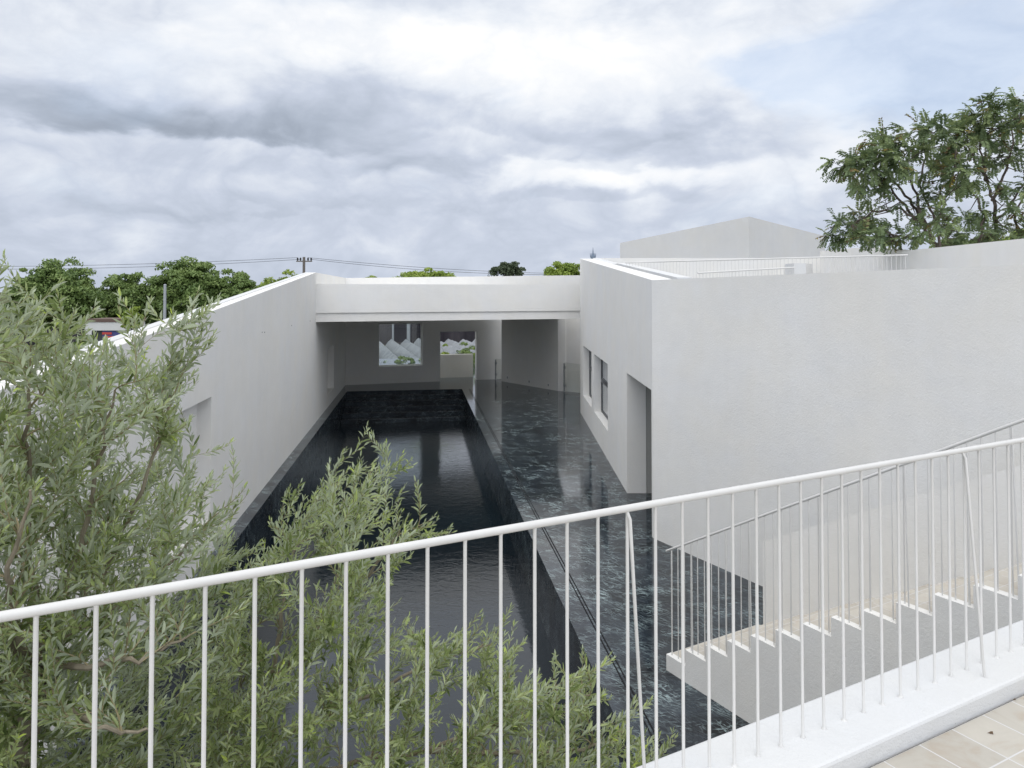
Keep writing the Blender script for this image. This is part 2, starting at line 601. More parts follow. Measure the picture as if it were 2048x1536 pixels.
class MB:
    """collects prisms and tubes in world space for one mesh"""

    def __init__(self):
        self.v, self.f = [], []

    def prism(self, poly, z0, z1):
        """plan polygon (counter-clockwise) between heights; z0/z1 numbers or per-corner lists"""
        n = len(poly)
        b = len(self.v)
        a0 = z0 if isinstance(z0, (list, tuple)) else [z0] * n
        a1 = z1 if isinstance(z1, (list, tuple)) else [z1] * n
        area = sum(poly[i][0] * poly[(i + 1) % n][1] - poly[(i + 1) % n][0] * poly[i][1] for i in range(n))
        idx = list(range(n)) if area > 0 else list(range(n - 1, -1, -1))
        for i in idx:
            self.v.append((poly[i][0], poly[i][1], a0[i]))
        for i in idx:
            self.v.append((poly[i][0], poly[i][1], a1[i]))
        self.f.append(tuple(b + i for i in range(n - 1, -1, -1)))
        self.f.append(tuple(b + n + i for i in range(n)))
        for i in range(n):
            j = (i + 1) % n
            self.f.append((b + i, b + j, b + n + j, b + n + i))
        return self

    def wallbox(self, a, b, t, z0, z1, side=1):
        """upright slab from plan a to b, thickness t to the left (side=1) of a->b; heights may be pairs"""
        a, b = Vector(a[:2]), Vector(b[:2])
        d = (b - a).normalized()
        n = Vector((-d.y, d.x)) * side * t
        p = [a, b, b + n, a + n]
        f = lambda z: [z[0], z[1], z[1], z[0]] if isinstance(z, (tuple, list)) else z
        return self.prism([(q.x, q.y) for q in p], f(z0), f(z1))

    def tube(self, pts, rad, seg=10, cap=True):
        pts = [Vector(p) for p in pts]
        r = rad if isinstance(rad, (list, tuple)) else [rad] * len(pts)
        b = len(self.v)
        up = Vector((0, 0, 1))
        nrm = None
        for i, p in enumerate(pts):
            d = (pts[min(i + 1, len(pts) - 1)] - pts[max(i - 1, 0)]).normalized()
            if nrm is None:
                nrm = d.cross(up if abs(d.z) < 0.95 else Vector((1, 0, 0))).normalized()
            else:
                nrm = (nrm - d * nrm.dot(d)).normalized()
            bi = d.cross(nrm)
            for k in range(seg):
                a = 2 * math.pi * k / seg
                self.v.append(p + (nrm * math.cos(a) + bi * math.sin(a)) * r[i])
        for i in range(len(pts) - 1):
            for k in range(seg):
                k2 = (k + 1) % seg
                self.f.append((b + i * seg + k, b + i * seg + k2, b + (i + 1) * seg + k2, b + (i + 1) * seg + k))
        if cap:
            self.f.append(tuple(b + k for k in range(seg - 1, -1, -1)))
            e = b + (len(pts) - 1) * seg
            self.f.append(tuple(e + k for k in range(seg)))
        return self

    def build(self, name, mat, parent=None, smooth=False, bevel=0.0):
        o = mesh(name, self.v, self.f, mat, parent, smooth)
        if smooth:
            o.data.set_sharp_from_angle(angle=R(40))
        if bevel:
            md = o.modifiers.new('bevel', 'BEVEL')
            md.width = bevel
            md.segments = 2
            md.limit_method = 'ANGLE'
        return o


def wall_grid(name, a, b, top, t, holes, mat, parent=None, side=1, z0=0.0, zs=None):
    """upright wall a->b with rectangular openings (u0,u1,z0,z1[,depth]); top=(za,zb); thickness to the given side.
    A depth makes the opening a niche."""
    a, b = Vector(a[:2]), Vector(b[:2])
    L = (b - a).length
    d = (b - a) / L
    n = Vector((-d.y, d.x)) * side
    us = sorted({0.0, L} | {h[0] for h in holes} | {h[1] for h in holes})
    zz = sorted({z0} | {h[2] for h in holes} | {h[3] for h in holes})
    ws = sorted({0.0, t} | {h[4] for h in holes if len(h) > 4})
    tz = lambda u: top[0] + (top[1] - top[0]) * u / L
    verts, vid, faces = [], {}, {}

    def vert(u, z, w):
        k = (round(u, 5), z if isinstance(z, str) else round(z, 5), round(w, 5))
        if k not in vid:
            vid[k] = len(verts)
            p = a + d * u + n * w
            verts.append((p.x, p.y, tz(u) if z == 'T' else z))
        return vid[k]

    zl = zz + ['T']
    for i in range(len(us) - 1):
        for j in range(len(zl) - 1):
            for k in range(len(ws) - 1):
                um = (us[i] + us[i + 1]) / 2
                zm = (zl[j] + (zl[j + 1] if zl[j + 1] != 'T' else zl[j] + 0.02)) / 2
                wm = (ws[k] + ws[k + 1]) / 2
                if any(h[0] < um < h[1] and h[2] < zm < h[3] and wm < (h[4] if len(h) > 4 else t) for h in holes):
                    continue
                c = [vert(us[i + (q & 1)], zl[j + ((q >> 1) & 1)], ws[k + ((q >> 2) & 1)]) for q in range(8)]
                for f in ((0, 1, 3, 2), (4, 6, 7, 5), (0, 4, 5, 1), (2, 3, 7, 6), (0, 2, 6, 4), (1, 5, 7, 3)):
                    ff = tuple(c[x] for x in f)
                    key = tuple(sorted(ff))
                    if key in faces:
                        faces[key] = None
                    else:
                        faces[key] = ff
    fs = [f for f in faces.values() if f]
    o = mesh(name, verts, fs, mat, parent)
    bm = bmesh.new()
    bm.from_mesh(o.data)
    bmesh.ops.recalc_face_normals(bm, faces=bm.faces)
    bm.to_mesh(o.data)
    bm.free()
    return o


def along(a, b, p):
    a, b, p = Vector(a[:2]), Vector(b[:2]), Vector(p[:2])
    return (p - a).dot((b - a).normalized())


def lerp(a, b, t):
    return a + (b - a) * t


# ------------------------------------------------------------------ ground
GZ = -1.9
mesh('ground', [(-2500, -400, GZ), (2500, -400, GZ), (2500, 5000, GZ), (-2500, 5000, GZ)], [(0, 1, 2, 3)], M_GROUND)['kind'] = 'structure'

# ------------------------------------------------------------------ pool, deck, water
LW0, LW1 = on_z(690.6, 770.3), on_z(600, 884)             # foot of the long left wall
ldir = (LW0 - LW1).normalized()
PR0, PR1 = on_z(924, 778), on_z(1188.5, 1343.7)           # right rim of the pool
pdir = (PR0 - PR1).normalized()
PL0, PL1 = on_z(693.8, 782.8), on_z(600, 909)             # left rim
plm = (PL0 - PL1).normalized()
near_y = 6.6


def at_y(p, d, y):
    return p + d * ((y - p.y) / d.y)


A = at_y(PL0, plm, near_y)      # near left
B = at_y(PR0, pdir, near_y + 0.1)      # near right
C_, D_ = PR0, PL0               # far right, far left
WZ = -0.95
DX0, DX1, DY0, DY1 = -14.0, 13.0, 0.6, 46.0
lw_far = at_y(LW0, ldir, 46.0)
lw_near = at_y(LW0, ldir, 0.6)
deck_v = [lw_near, Vector((9, 0.6, 0)), Vector((9, 46, 0)), lw_far, A, B, C_, D_]
deck_v = [(p.x, p.y, 0.0) for p in deck_v]
dv = deck_v + [(x, y, -0.25) for x, y, _ in deck_v]
df = [(0, 1, 5, 4), (1, 2, 6, 5), (2, 3, 7, 6), (3, 0, 4, 7)] + [(0, 8, 9, 1), (1, 9, 10, 2), (2, 10, 11, 3), (3, 11, 8, 0)]
mesh('pool_deck', dv, df, M_DECK)['kind'] = 'structure'

pool = empty('swimming_pool', ((A.x + B.x) / 2, 12, -1.6), 'long dark marble swimming pool sunk into the polished deck', 'swimming pool')
bz = -1.62
th = 0.18
mb = MB()
ring = [A, B, C_, D_]
cx = sum(p.x for p in ring) / 4
cy = sum(p.y for p in ring) / 4
for i in range(4):
    p, q = ring[i], ring[(i + 1) % 4]
    mb.wallbox(p, q, th, bz, -0.004, -1)
mb.build('basin_wall', M_BASIN, pool)
mb = MB()
mb.prism([(p.x, p.y) for p in ring], bz - 0.1, bz)
mb.build('basin_floor', M_BASIN, pool)
u_l, u_r = -plm, -pdir
tr = 0.46
for k in range(1, 7):
    z = -0.16 * k
    f0, f1 = 0.0, tr * k
    P = [D_ + u_l * 0.0, C_ + u_r * 0.0, C_ + u_r * f1, D_ + u_l * f1]
    q0 = tr * (k - 1)
    P = [D_ + u_l * q0, C_ + u_r * q0, C_ + u_r * f1, D_ + u_l * f1]
    MB().prism([(p.x, p.y) for p in P], bz, z).build('pool_step', M_BASIN, pool, bevel=0.012)
mesh('pool_water', [(p.x, p.y, WZ) for p in ring], [(0, 1, 2, 3)], M_WATER)['kind'] = 'structure'

# slot drain along the pool
dr0, dr1 = on_z(937.5, 777.5), on_z(1251, 1373)
ddir = (dr1 - dr0).normalized()
dr1 = dr1 + ddir * 1.5
dn = Vector((-ddir.y, ddir.x, 0))
g = empty('slot_drain', dr1, 'narrow black slot drain running along the right rim of the pool', 'drain')
for off in (0.0, 0.045):
    a, b = dr0 + dn * off, dr1 + dn * off
    w = dn * 0.008
    mesh('drain_slot', [(p.x, p.y, 0.004) for p in (a - w, b - w, b + w, a + w)], [(0, 1, 2, 3)], M_SLOT, g)

# planting bed for the olives, at the near end of the pool
bed = [(-9.0, 2.6), (0.9, 3.6), (1.0, 6.0), (-4.6, 6.2)]
bo = MB().prism(bed, 0.004, 0.12).build('planting_bed', M_SOIL)
bo['kind'] = 'structure'

# ------------------------------------------------------------------ long wall beside the pool
lwT = on_plane(632, 545, LW0, LW1)          # where the sloping top meets the roof
lwN = on_plane(175, 715, LW0, LW1)
kz = (lwT.z - lwN.z) / (lwT.y - lwN.y)
lw_end = at_y(LW0, ldir, 2.5)
z_near = lwT.z + kz * (2.5 - lwT.y)
wall = empty('boundary_wall', (lw_end.x, lw_end.y, 0), 'long white plastered wall along the pool with a top sloping down towards the olive tree', 'wall')
u = lambda px, py: along((lw_end.x, lw_end.y), (LW0.x, LW0.y), on_plane(px, py, LW0, LW1))
niche_r, niche_l = u(423, 800), u(318, 800)
ztop_n = on_plane(423, 793, LW0, LW1).z
o_l, o_r = u(655, 740), u(667.5, 740)
oz0, oz1 = on_plane(655, 790, LW0, LW1).z, on_plane(655, 697, LW0, LW1).z
uT = along((lw_end.x, lw_end.y), (LW0.x, LW0.y), lwT)
wall_grid('wall', (lw_end.x, lw_end.y), (lwT.x, lwT.y), (z_near, lwT.z), 0.34,
          [(niche_l, niche_r, 0.55, ztop_n, 0.22)], M_PLASTER, wall, 1)
# faint lip along the middle of the wall's sloping top
nl = Vector((-ldir.y, ldir.x, 0))
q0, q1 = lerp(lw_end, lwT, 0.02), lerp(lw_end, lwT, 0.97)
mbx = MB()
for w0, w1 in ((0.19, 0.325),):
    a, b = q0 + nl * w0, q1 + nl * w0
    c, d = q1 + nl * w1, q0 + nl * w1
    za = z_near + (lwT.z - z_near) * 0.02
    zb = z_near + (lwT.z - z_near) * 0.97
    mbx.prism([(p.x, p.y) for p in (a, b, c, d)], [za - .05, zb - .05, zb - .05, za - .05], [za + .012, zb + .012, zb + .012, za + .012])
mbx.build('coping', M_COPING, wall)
for px, py in ((524, 664.5), (529, 664.5), (583, 651), (620, 642)):
    p = on_plane(px, py, LW0, LW1)
    c = p - nl * 0.003
    MB().tube([c + nl * 0.003, c - nl * 0.006], 0.014, 10).build('bolt_hole', M_SOCKET, wall)

# ------------------------------------------------------------------ pavilion over the far end
pav = empty('pavilion', (-2.5, 28, 0), 'white flat roofed pavilion open to the far end of the pool', 'pavilion')
bl0 = lwT.copy()
# roofed part of the left wall
FW0, FW1 = LW0, on_z(955, 760)              # foot of the far wall
fdir = (FW1 - FW0).normalized()
FW2 = FW0 + fdir * ((1.3 - FW0.x) / fdir.x)
pzt = on_plane(693, 556, FW0, FW1).z        # parapet height
LE = Vector((lwT.x, lwT.y, 0))
wall_grid('side_wall', (lwT.x, lwT.y), (LW0.x, LW0.y), (lwT.z, pzt), 0.34,
          [(o_l - uT, o_r - uT, max(0.3, oz0), oz1, 0.24)], M_PLASTER_IN, pav, 1)
uf = lambda px, py: along((FW0.x, FW0.y), (FW2.x, FW2.y), on_plane(px, py, FW0, FW1))
zf = lambda px, py: on_plane(px, py, FW0, FW1).z
win = (uf(757, 690), uf(845, 690), zf(800, 732), zf(800, 646))
door = (uf(880.5, 700), uf(953, 700), 0.0, zf(915, 663))
FL = (FW2 - FW0).length
pz2 = on_plane(1140, 548, FW0, FW1).z
wall_grid('far_wall', (FW0.x, FW0.y), (FW2.x, FW2.y), (3.20, 3.20), 0.25, [win, door], M_PLASTER_IN, pav, 1)
# beam with its recessed lower lip
BR = on_y(1172, 600, 0).xy
bry = 26.6
bl = Vector((lwT.x, lwT.y)); br_ = Vector((on_y(1180, 600, bry).x, bry))
zb_top = on_plane(640, 568, bl, br_).z
zb_mid = on_plane(640, 626, bl, br_).z
zb_bot = on_plane(640, 644, bl, br_).z
bdir = (br_ - bl).normalized()
bn = Vector((-bdir.y, bdir.x))
MB().wallbox(bl, br_, 0.30, zb_mid, zb_top, 1).build('roof_beam', M_PLASTER, pav)
MB().wallbox(bl + bn * 0.05, br_ + bn * 0.05, 0.22, zb_bot, zb_mid, 1).build('beam_lip', M_PLASTER, pav)
# parapets round the roof
PC = on_plane(693, 556, FW0, FW1)
fpar = FW0 + fdir * ((7.5 - FW0.x) / fdir.x)
MB().wallbox((FW0.x, FW0.y), (fpar.x, fpar.y), 0.25, 3.203, (pzt, on_plane(1140, 548.5, FW0, FW1).z + 0.03), 1).build('parapet', M_PLASTER, pav)
# partition that closes the roofed hall on the right
PN0, PN1 = on_z(1003, 762.5), on_z(1116.5, 782)
pnd = (PN1 - PN0).normalized()
ptn = MB().wallbox(PN0, PN1, 0.14, 0.0, zb_bot + 0.12, 1).build('partition', M_PLASTER_IN, pav)
# roof slab: covers the hall, stops at the partition so that the court behind stays open to the sky
s = Vector((lwT.x, lwT.y)) + bn * 0.27
PB = PN1.xy + pnd.xy * 0.05
e = s + bdir * ((PB.x - 0.05 - s.x) / bdir.x)
pa = PN0.xy - pnd.xy * 0.4
MB().prism([(s.x + 0.003, s.y), (e.x, e.y), (PB.x - 0.05, PB.y), (pa.x + 0.02, pa.y + 0.1), (FW0.x + 0.003, FW0.y - 0.003)], zb_bot + 0.003 + 0.12, 3.62).build('roof_slab', M_PLASTER_IN, pav)
# pier beside the partition and the bright return wall behind the glass
PI1 = on_z(1131.5, 783)
pier_n = Vector((0.10, 0.3))
MB().prism([(PN1.x + 0.004, PN1.y), (PI1.x, PI1.y), (PI1.x + pier_n.x, PI1.y + pier_n.y), (PN1.x + pier_n.x, PN1.y + pier_n.y)], 0, zb_bot + 0.12).build('pier', M_PLASTER, pav)
RW1 = on_z(1170, 791)
MB().wallbox((PI1.x + 0.006, PI1.y + 0.05), (RW1.x + 1.2, RW1.y - 0.3), 0.2, 0, zb_bot + 0.5, 1).build('return_wall', M_PLASTER, pav)
# window in the far wall
wu0, wu1, wz0, wz1 = win
fn = Vector((-fdir.y, fdir.x, 0))


def fpt(uu, w, z):
    p = FW0 + fdir * uu + fn * w
    return (p.x, p.y, z)


wo_ = empty('placeholder', (0, 0, 0), None, None) if False else None
fr = MB()
a = Vector(fpt(wu0, 0.14, 0)); b = Vector(fpt(wu1, 0.14, 0))
fw = 0.05
fr.wallbox(a, a + fdir * fw, 0.05, wz0, wz1, 1)
fr.wallbox(b - fdir * fw, b, 0.05, wz0, wz1, 1)
fr.wallbox(a + fdir * fw, b - fdir * fw, 0.05, wz0, wz0 + fw, 1)
fr.wallbox(a + fdir * fw, b - fdir * fw, 0.05, wz1 - fw, wz1, 1)
wframe = fr.build('window', M_PLASTER, pav)
MB().wallbox(a + fdir * fw + fn * 0.02, b - fdir * fw + fn * 0.02, 0.008, wz0 + fw, wz1 - fw, 1).build('pane', M_GLASS, wframe)
# sockets low on the partition
pnn = Vector((-pnd.y, pnd.x, 0))
for px, py in ((1015, 755), (1058.5, 763), (1097, 770)):
    p = on_plane(px, py, PN0, PN1)
    q = p - pnn * 0.012
    MB().wallbox(q - pnd * 0.045, q + pnd * 0.045, 0.011, p.z - 0.045, p.z + 0.045, 1).build('wall_socket', M_SOCKET, pav, bevel=0.004)


def glass_gate(p0, p1, h, lab, posts):
    d = (p1 - p0).normalized()
    g = empty('glass_balustrade', p0, lab, 'balustrade')
    MB().wallbox(p0 + d * 0.06, p1, 0.012, 0.06, h, 1).build('glass_pane', M_GLASS_BAL, g)
    MB().wallbox(p0, p0 + d * 0.045, 0.05, 0.0, h - 0.05, 1).build('post', M_STEEL, g, bevel=0.004)
    for z in (0.22, h - 0.28):
        MB().wallbox(p0 - d * 0.015, p0 + d * 0.085, 0.065, z, z + 0.11, 1).build('hinge', M_STEEL, g, bevel=0.004)
    return g


ga, gb = on_z(990, 759.5), on_z(1003, 762.5)
glass_gate(ga + Vector((0, -0.15, 0)), gb + Vector((-0.02, -0.05, 0)), 1.02, 'small glass gate filling the gap between the far wall and the dark partition', 1)
ga, gb = on_z(1126.5, 783.5), on_z(1162, 791)
glass_gate(ga + Vector((0, -0.12, 0)), gb + Vector((0.0, -0.1, 0)), 1.25, 'wide glass balustrade in front of the bright return wall beside the windows', 1)
# low wall outside the far doorway
ow0, ow1 = on_z(850, 757), on_z(946, 754)
zt = on_plane(905, 709, ow0, ow1).z
MBw = MB().wallbox(ow0, ow1, 0.2, 0, zt, 1)
tag(MBw.build('parapet_wall', M_CREAM), 'waist high cream wall standing outside the far doorway', 'wall')

# ------------------------------------------------------------------ white house on the right
P_ = on_z(1160.7, 825)
Q_ = on_z(1306, 1076)
zP = on_plane(1163, 516, P_, Q_).z
zQ = on_plane(1304, 560, P_, Q_).z
house = empty('white_house', (Q_.x + 2, Q_.y + 3, 0), 'large white plastered house with deep set windows and a doorway beside the pool', 'house')
uw = lambda px: along(Q_, P_, on_plane(px, 760, P_, Q_))
zw = lambda px, py: on_plane(px, py, P_, Q_).z
LWALL = (P_ - Q_).length
w1 = (uw(1183.3), uw(1166.5), zw(1166.5, 791), zw(1166.5, 691.5))
w2 = (uw(1215.5), uw(1188.3), zw(1188.3, 823), zw(1188.3, 708))
dr = (uw(1302.5), uw(1253.3), 0.0, zw(1253.3, 745.5))
TW = 0.40
wall_grid('pool_facade', Q_, P_, (zQ, zP), TW, [w1, w2, dr], M_PLASTER, house, -1)
wd = (P_ - Q_).normalized()
wn = Vector((wd.y, -wd.x, 0))      # into the house


def wpt(uu, w, z=0.0):
    p = Q_ + wd * uu + wn * w
    return Vector((p.x, p.y, z))


for (u0, u1, z0, z1) in (w1, w2):
    z0 = max(0.1, z0)
    fr = MB()
    w = 0.20
    fw = 0.055
    n_ = -1
    fr.wallbox(wpt(u0, w), wpt(u0 + fw, w), 0.06, z0, z1, n_)
    fr.wallbox(wpt(u1 - fw, w), wpt(u1, w), 0.06, z0, z1, n_)
    fr.wallbox(wpt(u0 + fw, w), wpt(u1 - fw, w), 0.06, z0, z0 + fw, n_)
    fr.wallbox(wpt(u0 + fw, w), wpt(u1 - fw, w), 0.06, z1 - fw, z1, n_)
    zm = z0 + (z1 - z0) * 0.56
    fr.wallbox(wpt(u0 + fw, w - 0.01), wpt(u1 - fw, w - 0.01), 0.07, zm - 0.05, zm + 0.05, n_)
    f = fr.build('window', M_FRAME, house)
    MB().wallbox(wpt(u0 + fw, w + 0.025), wpt(u1 - fw, w + 0.025), 0.01, zm + 0.05, z1 - fw, n_).build('pane', M_PANE, f)
    MB().wallbox(wpt(u0 + fw, w + 0.025), wpt(u1 - fw, w + 0.025), 0.01, z0 + fw, zm - 0.05, n_).build('pane', M_PANE, f)
u0, u1, _, z1 = dr
fr = MB()
fr.wallbox(wpt(u0 - 0.2, TW + 0.003), wpt(u1 + 0.2, TW + 0.003), 0.03, 0.0, z1 + 0.1, -1)
dd = fr.build('glass_door', M_DARKPANE, house)
MB().wallbox(wpt(u0 + 0.05, TW - 0.03), wpt(u0 + 0.09, TW - 0.03), 0.03, 0.004, z1, -1).build('door_frame', M_FRAME, dd)

# big blank front wall
Wb = on_z(1523, 1172)
w2d = (Wb - Q_).normalized()
ZR = on_plane(2048, 529, Q_, Wb)
lw2 = 13.0
we = Q_ + w2d * lw2
kz2 = (ZR.z - zQ) / (ZR.xy - Q_.xy).length
z_e = zQ + kz2 * lw2
off = -0.004
w2n = Vector((-w2d.y, w2d.x, 0))
MB().wallbox(Q_ + w2d * 0.0 , we, 0.35, 0.0, (zQ - 0.002, z_e), 1).build('front_facade', M_PLASTER, house)
# second leaf of the sloping wall top, with the gutter slot between
f0, f1 = 0.9, LWALL * 0.62
tzz = lambda uu: zQ + (zP - zQ) * uu / LWALL
pp = [wpt(f0 * 0.6, TW + 0.16), wpt(f1, TW + 0.16), wpt(f1, TW + 0.42), wpt(f0 * 0.6, TW + 0.42)]
uu = [f0 * 0.6, f1, f1, f0 * 0.6]
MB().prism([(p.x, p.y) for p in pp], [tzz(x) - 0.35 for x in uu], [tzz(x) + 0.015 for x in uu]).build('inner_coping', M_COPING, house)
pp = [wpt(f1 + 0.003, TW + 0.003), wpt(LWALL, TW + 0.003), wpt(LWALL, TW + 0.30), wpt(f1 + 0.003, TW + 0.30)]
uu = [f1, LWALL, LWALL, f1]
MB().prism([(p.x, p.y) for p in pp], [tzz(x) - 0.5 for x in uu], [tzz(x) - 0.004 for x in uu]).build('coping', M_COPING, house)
# flat roof terrace of the house (hidden behind the parapet walls) and its back wall
rz = 3.55
hb = Vector((P_.x + 26, P_.y + 14, 0))
pts = [wpt(0.3, TW + 0.004), wpt(LWALL, TW + 0.004), Vector((9, 40, 0)), Vector((34, 40, 0)), Vector((34, 1, 0)), we + w2n * 0.36]
pts[0] = Q_ + w2n * 0.36 + w2d * 0.45
MB().prism([(p.x, p.y) for p in pts], rz - 0.3, rz).build('roof', M_ROOFGREY, house)
MB().wallbox(wpt(LWALL - 0.003, 0.403), wpt(LWALL - 0.003, 7), 0.3, 0, rz - 0.31, 1).build('end_wall', M_PLASTER, house)

# ------------------------------------------------------------------ roofscape behind the house front
# low parapet that carries the long roof rail
ra, rb = on_y(1187, 516, 25.5), on_y(1700, 517, 25.5)
tag(MB().wallbox((ra.x, ra.y), (rb.x + 1.2, rb.y), 0.25, rz + 0.004, ra.z, 1).build('parapet_wall', M_PLASTER),
    'low white parapet on the house roof in front of the gabled tower', 'wall')

tw_y = 31.0
t0, t1, t2 = on_y(1240, 486, tw_y + 2.2), on_y(1498, 433, tw_y), on_y(1650, 472, tw_y + 4.2)
tower = empty('roof_tower', (t1.x, t1.y, rz), 'white tower block with a sharp raking top rising above the house roof', 'tower')
back = Vector((t0.x + t2.x - t1.x, t0.y + t2.y - t1.y + 0.5))
mb = MB()
mb.prism([(t0.x, t0.y), (t1.x, t1.y), (t2.x, t2.y), (back.x, back.y)], rz + 0.004, [t0.z, t1.z, t2.z, t0.z + t2.z - t1.z])
mb.build('tower_wall', M_TOWER, tower)

far_pts = [(1640, 502, 25), (1735, 494, 20.5), (1806, 502, 17.0), (2048, 477, 12.5), (2300, 452, 10)]
W3 = [on_y(*p) for p in far_pts]
for i, lab in ((0, 'far low white wall running from the tower towards the tree'), (2, 'white garden wall rising to the frame edge below the feathery trees')):
    a, b = W3[i], W3[i + 1]
    mb = MB().wallbox((a.x, a.y), (b.x, b.y), 0.3, 0.0, (a.z, b.z), 1)
    if i == 2:
        c = W3[4]
        mb.wallbox((b.x, b.y), (c.x, c.y), 0.3, 0.0, (b.z, c.z), 1)
    else:
        c = W3[2]
        mb.wallbox((b.x, b.y), (c.x - 0.003, c.y), 0.3, 0.0, (b.z, c.z), 1)
    tag(mb.build('garden_wall', M_PLASTER), lab, 'wall')


def railing(name, a, b, z0, h, n, label, r=0.02, rb_=0.007, extra=None):
    g = empty(name, (a[0], a[1], z0[0] if isinstance(z0, tuple) else z0), label, 'railing')
    a, b = Vector(a[:2]), Vector(b[:2])
    za, zb = z0 if isinstance(z0, tuple) else (z0, z0)
    MB().tube([(a.x, a.y, za + h), (b.x, b.y, zb + h)], r, 8).build('handrail', M_RAIL, g, True)
    for k in range(n):
        t = (k + 0.5) / n
        p = a.lerp(b, t)
        z = za + (zb - za) * t
        MB().tube([(p.x, p.y, z), (p.x, p.y, z + h - r * 0.6)], rb_, 6).build('baluster', M_RAIL, g, True)
    return g


r0, r1 = on_y(1250, 518.5, 18.5), on_y(1816, 518.5, 14.6)
ztop = r0.z
rr_ = railing('roof_railing', r0, (r1.x, r1.y), (rz + 0.004, rz + 0.004), (r0.z + r1.z) / 2 - rz - 0.004, 75, 'long white steel railing across the house roof in front of the tower', 0.017, 0.0052)
r0, r1 = on_y(1395, 546, 14.6), on_y(1589, 535, 15.4)
railing('ramp_railing', r0, r1, (rz + 0.004, rz + 0.004 + (r1.z - r0.z)), r0.z - rz - 0.004, 30, 'short sloping white handrail on the house roof beside the white post', 0.016, 0.005)
p0, p1 = on_y(1588, 526.5, 15.5), on_y(1612, 526.5, 15.5)
gp = empty('roof_hatch', (p0.x, p0.y, rz), 'white boxed stair hatch on the house roof with a slatted side', 'hatch')
MB().prism([(p0.x, p0.y), (p1.x, p1.y), (p1.x, p1.y + 0.5), (p0.x, p0.y + 0.5)], rz + 0.004, p0.z).build('hatch_box', M_COPING, gp)
p2 = on_y(1625, 526.5, 16.0)
sl = MB()
for k in range(7):
    c = lerp(Vector((p1.x + 0.02, p1.y + 0.05)), Vector((p2.x, p2.y)), k / 6)
    sl.tube([(c.x, c.y, rz + 0.004), (c.x, c.y, p0.z)], 0.009, 6)
sl.build('slatted_side', M_RAIL, gp)

# ------------------------------------------------------------------ outside staircase
RS = 0.17
n_1 = on_z(1332.5, 1309, RS)
n_13 = on_z(2035, 1152, 13 * RS)
far1 = on_z(1525, 1252.5, RS)
e1 = (n_13 - n_1); e1.z = 0
TR = e1.length / 12
e1.normalize()
e2 = Vector((-e1.y, e1.x, 0))
if e2.dot(far1 - n_1) < 0:
    e2 = -e2
SW = (far1 - n_1).length
NS = 15
M_STAIRTILE = tile_mat('stair_tile', (e1.x, e1.y), (0.50, 0.465, 0.405), (0.46, 0.40, 0.33), 0.20, (n_1.x, n_1.y))
stair = empty('staircase', n_1, 'white outdoor staircase with cream tiled treads rising towards the terrace', 'staircase')


def sp(s_, w, z):
    p = n_1 + e1 * s_ + e2 * w
    return (p.x, p.y, z)


# stringer: saw-toothed side wall facing the terrace
STW = 0.075
prof = [(0, 0)]
for k in range(NS):
    prof += [(k * TR, (k + 1) * RS + 0.006), ((k + 1) * TR, (k + 1) * RS + 0.006)]
prof += [(NS * TR, 0)]
pv_ = [sp(s_, 0, z) for s_, z in prof] + [sp(s_, STW, z) for s_, z in prof]
n = len(prof)
bm = bmesh.new()
vs = [bm.verts.new(v) for v in pv_]
bm.faces.new(vs[:n]); bm.faces.new(vs[n:][::-1])
for i in range(n):
    bm.faces.new((vs[i], vs[n + i], vs[n + (i + 1) % n], vs[(i + 1) % n]))
bmesh.ops.recalc_face_normals(bm, faces=bm.faces)
bmesh.ops.triangulate(bm, faces=[f for f in bm.faces if len(f.verts) > 4])
me = bpy.data.meshes.new('stringer')
bm.to_mesh(me); bm.free()
link('stringer', me, M_PLASTER, stair)
for k in range(NS):
    a = [sp(k * TR, STW + 0.002, 0), sp((k + 1) * TR - 0.002, STW + 0.002, 0), sp((k + 1) * TR - 0.002, SW, 0), sp(k * TR, SW, 0)]
    MB().prism([(p[0], p[1]) for p in a], 0.0, (k + 1) * RS).build('step', M_STAIRTILE, stair)
# low side wall on the far side of the stair
sw0 = far1.copy()
swp = sw0 + e1
a1 = on_plane(1525, 1083, sw0, swp)
a2 = on_plane(2048, 895, sw0, swp)
aL = along(sw0, swp, a1)
kk = (a2.z - a1.z) / along(a1, a1 + e1, a2)
a3 = a1 + e1 * 5.2
z3 = min(a1.z + kk * 5.2, 3.9)
tag(MB().wallbox((a1.x, a1.y), (a3.x, a3.y), 0.14, 0.0, (a1.z, z3), 1 if Vector((-e1.y, e1.x, 0)).dot(e2) > 0 else -1).build('stair_side_wall', M_PLASTER),
    'low white wall with a raking top on the house side of the stairs', 'wall')
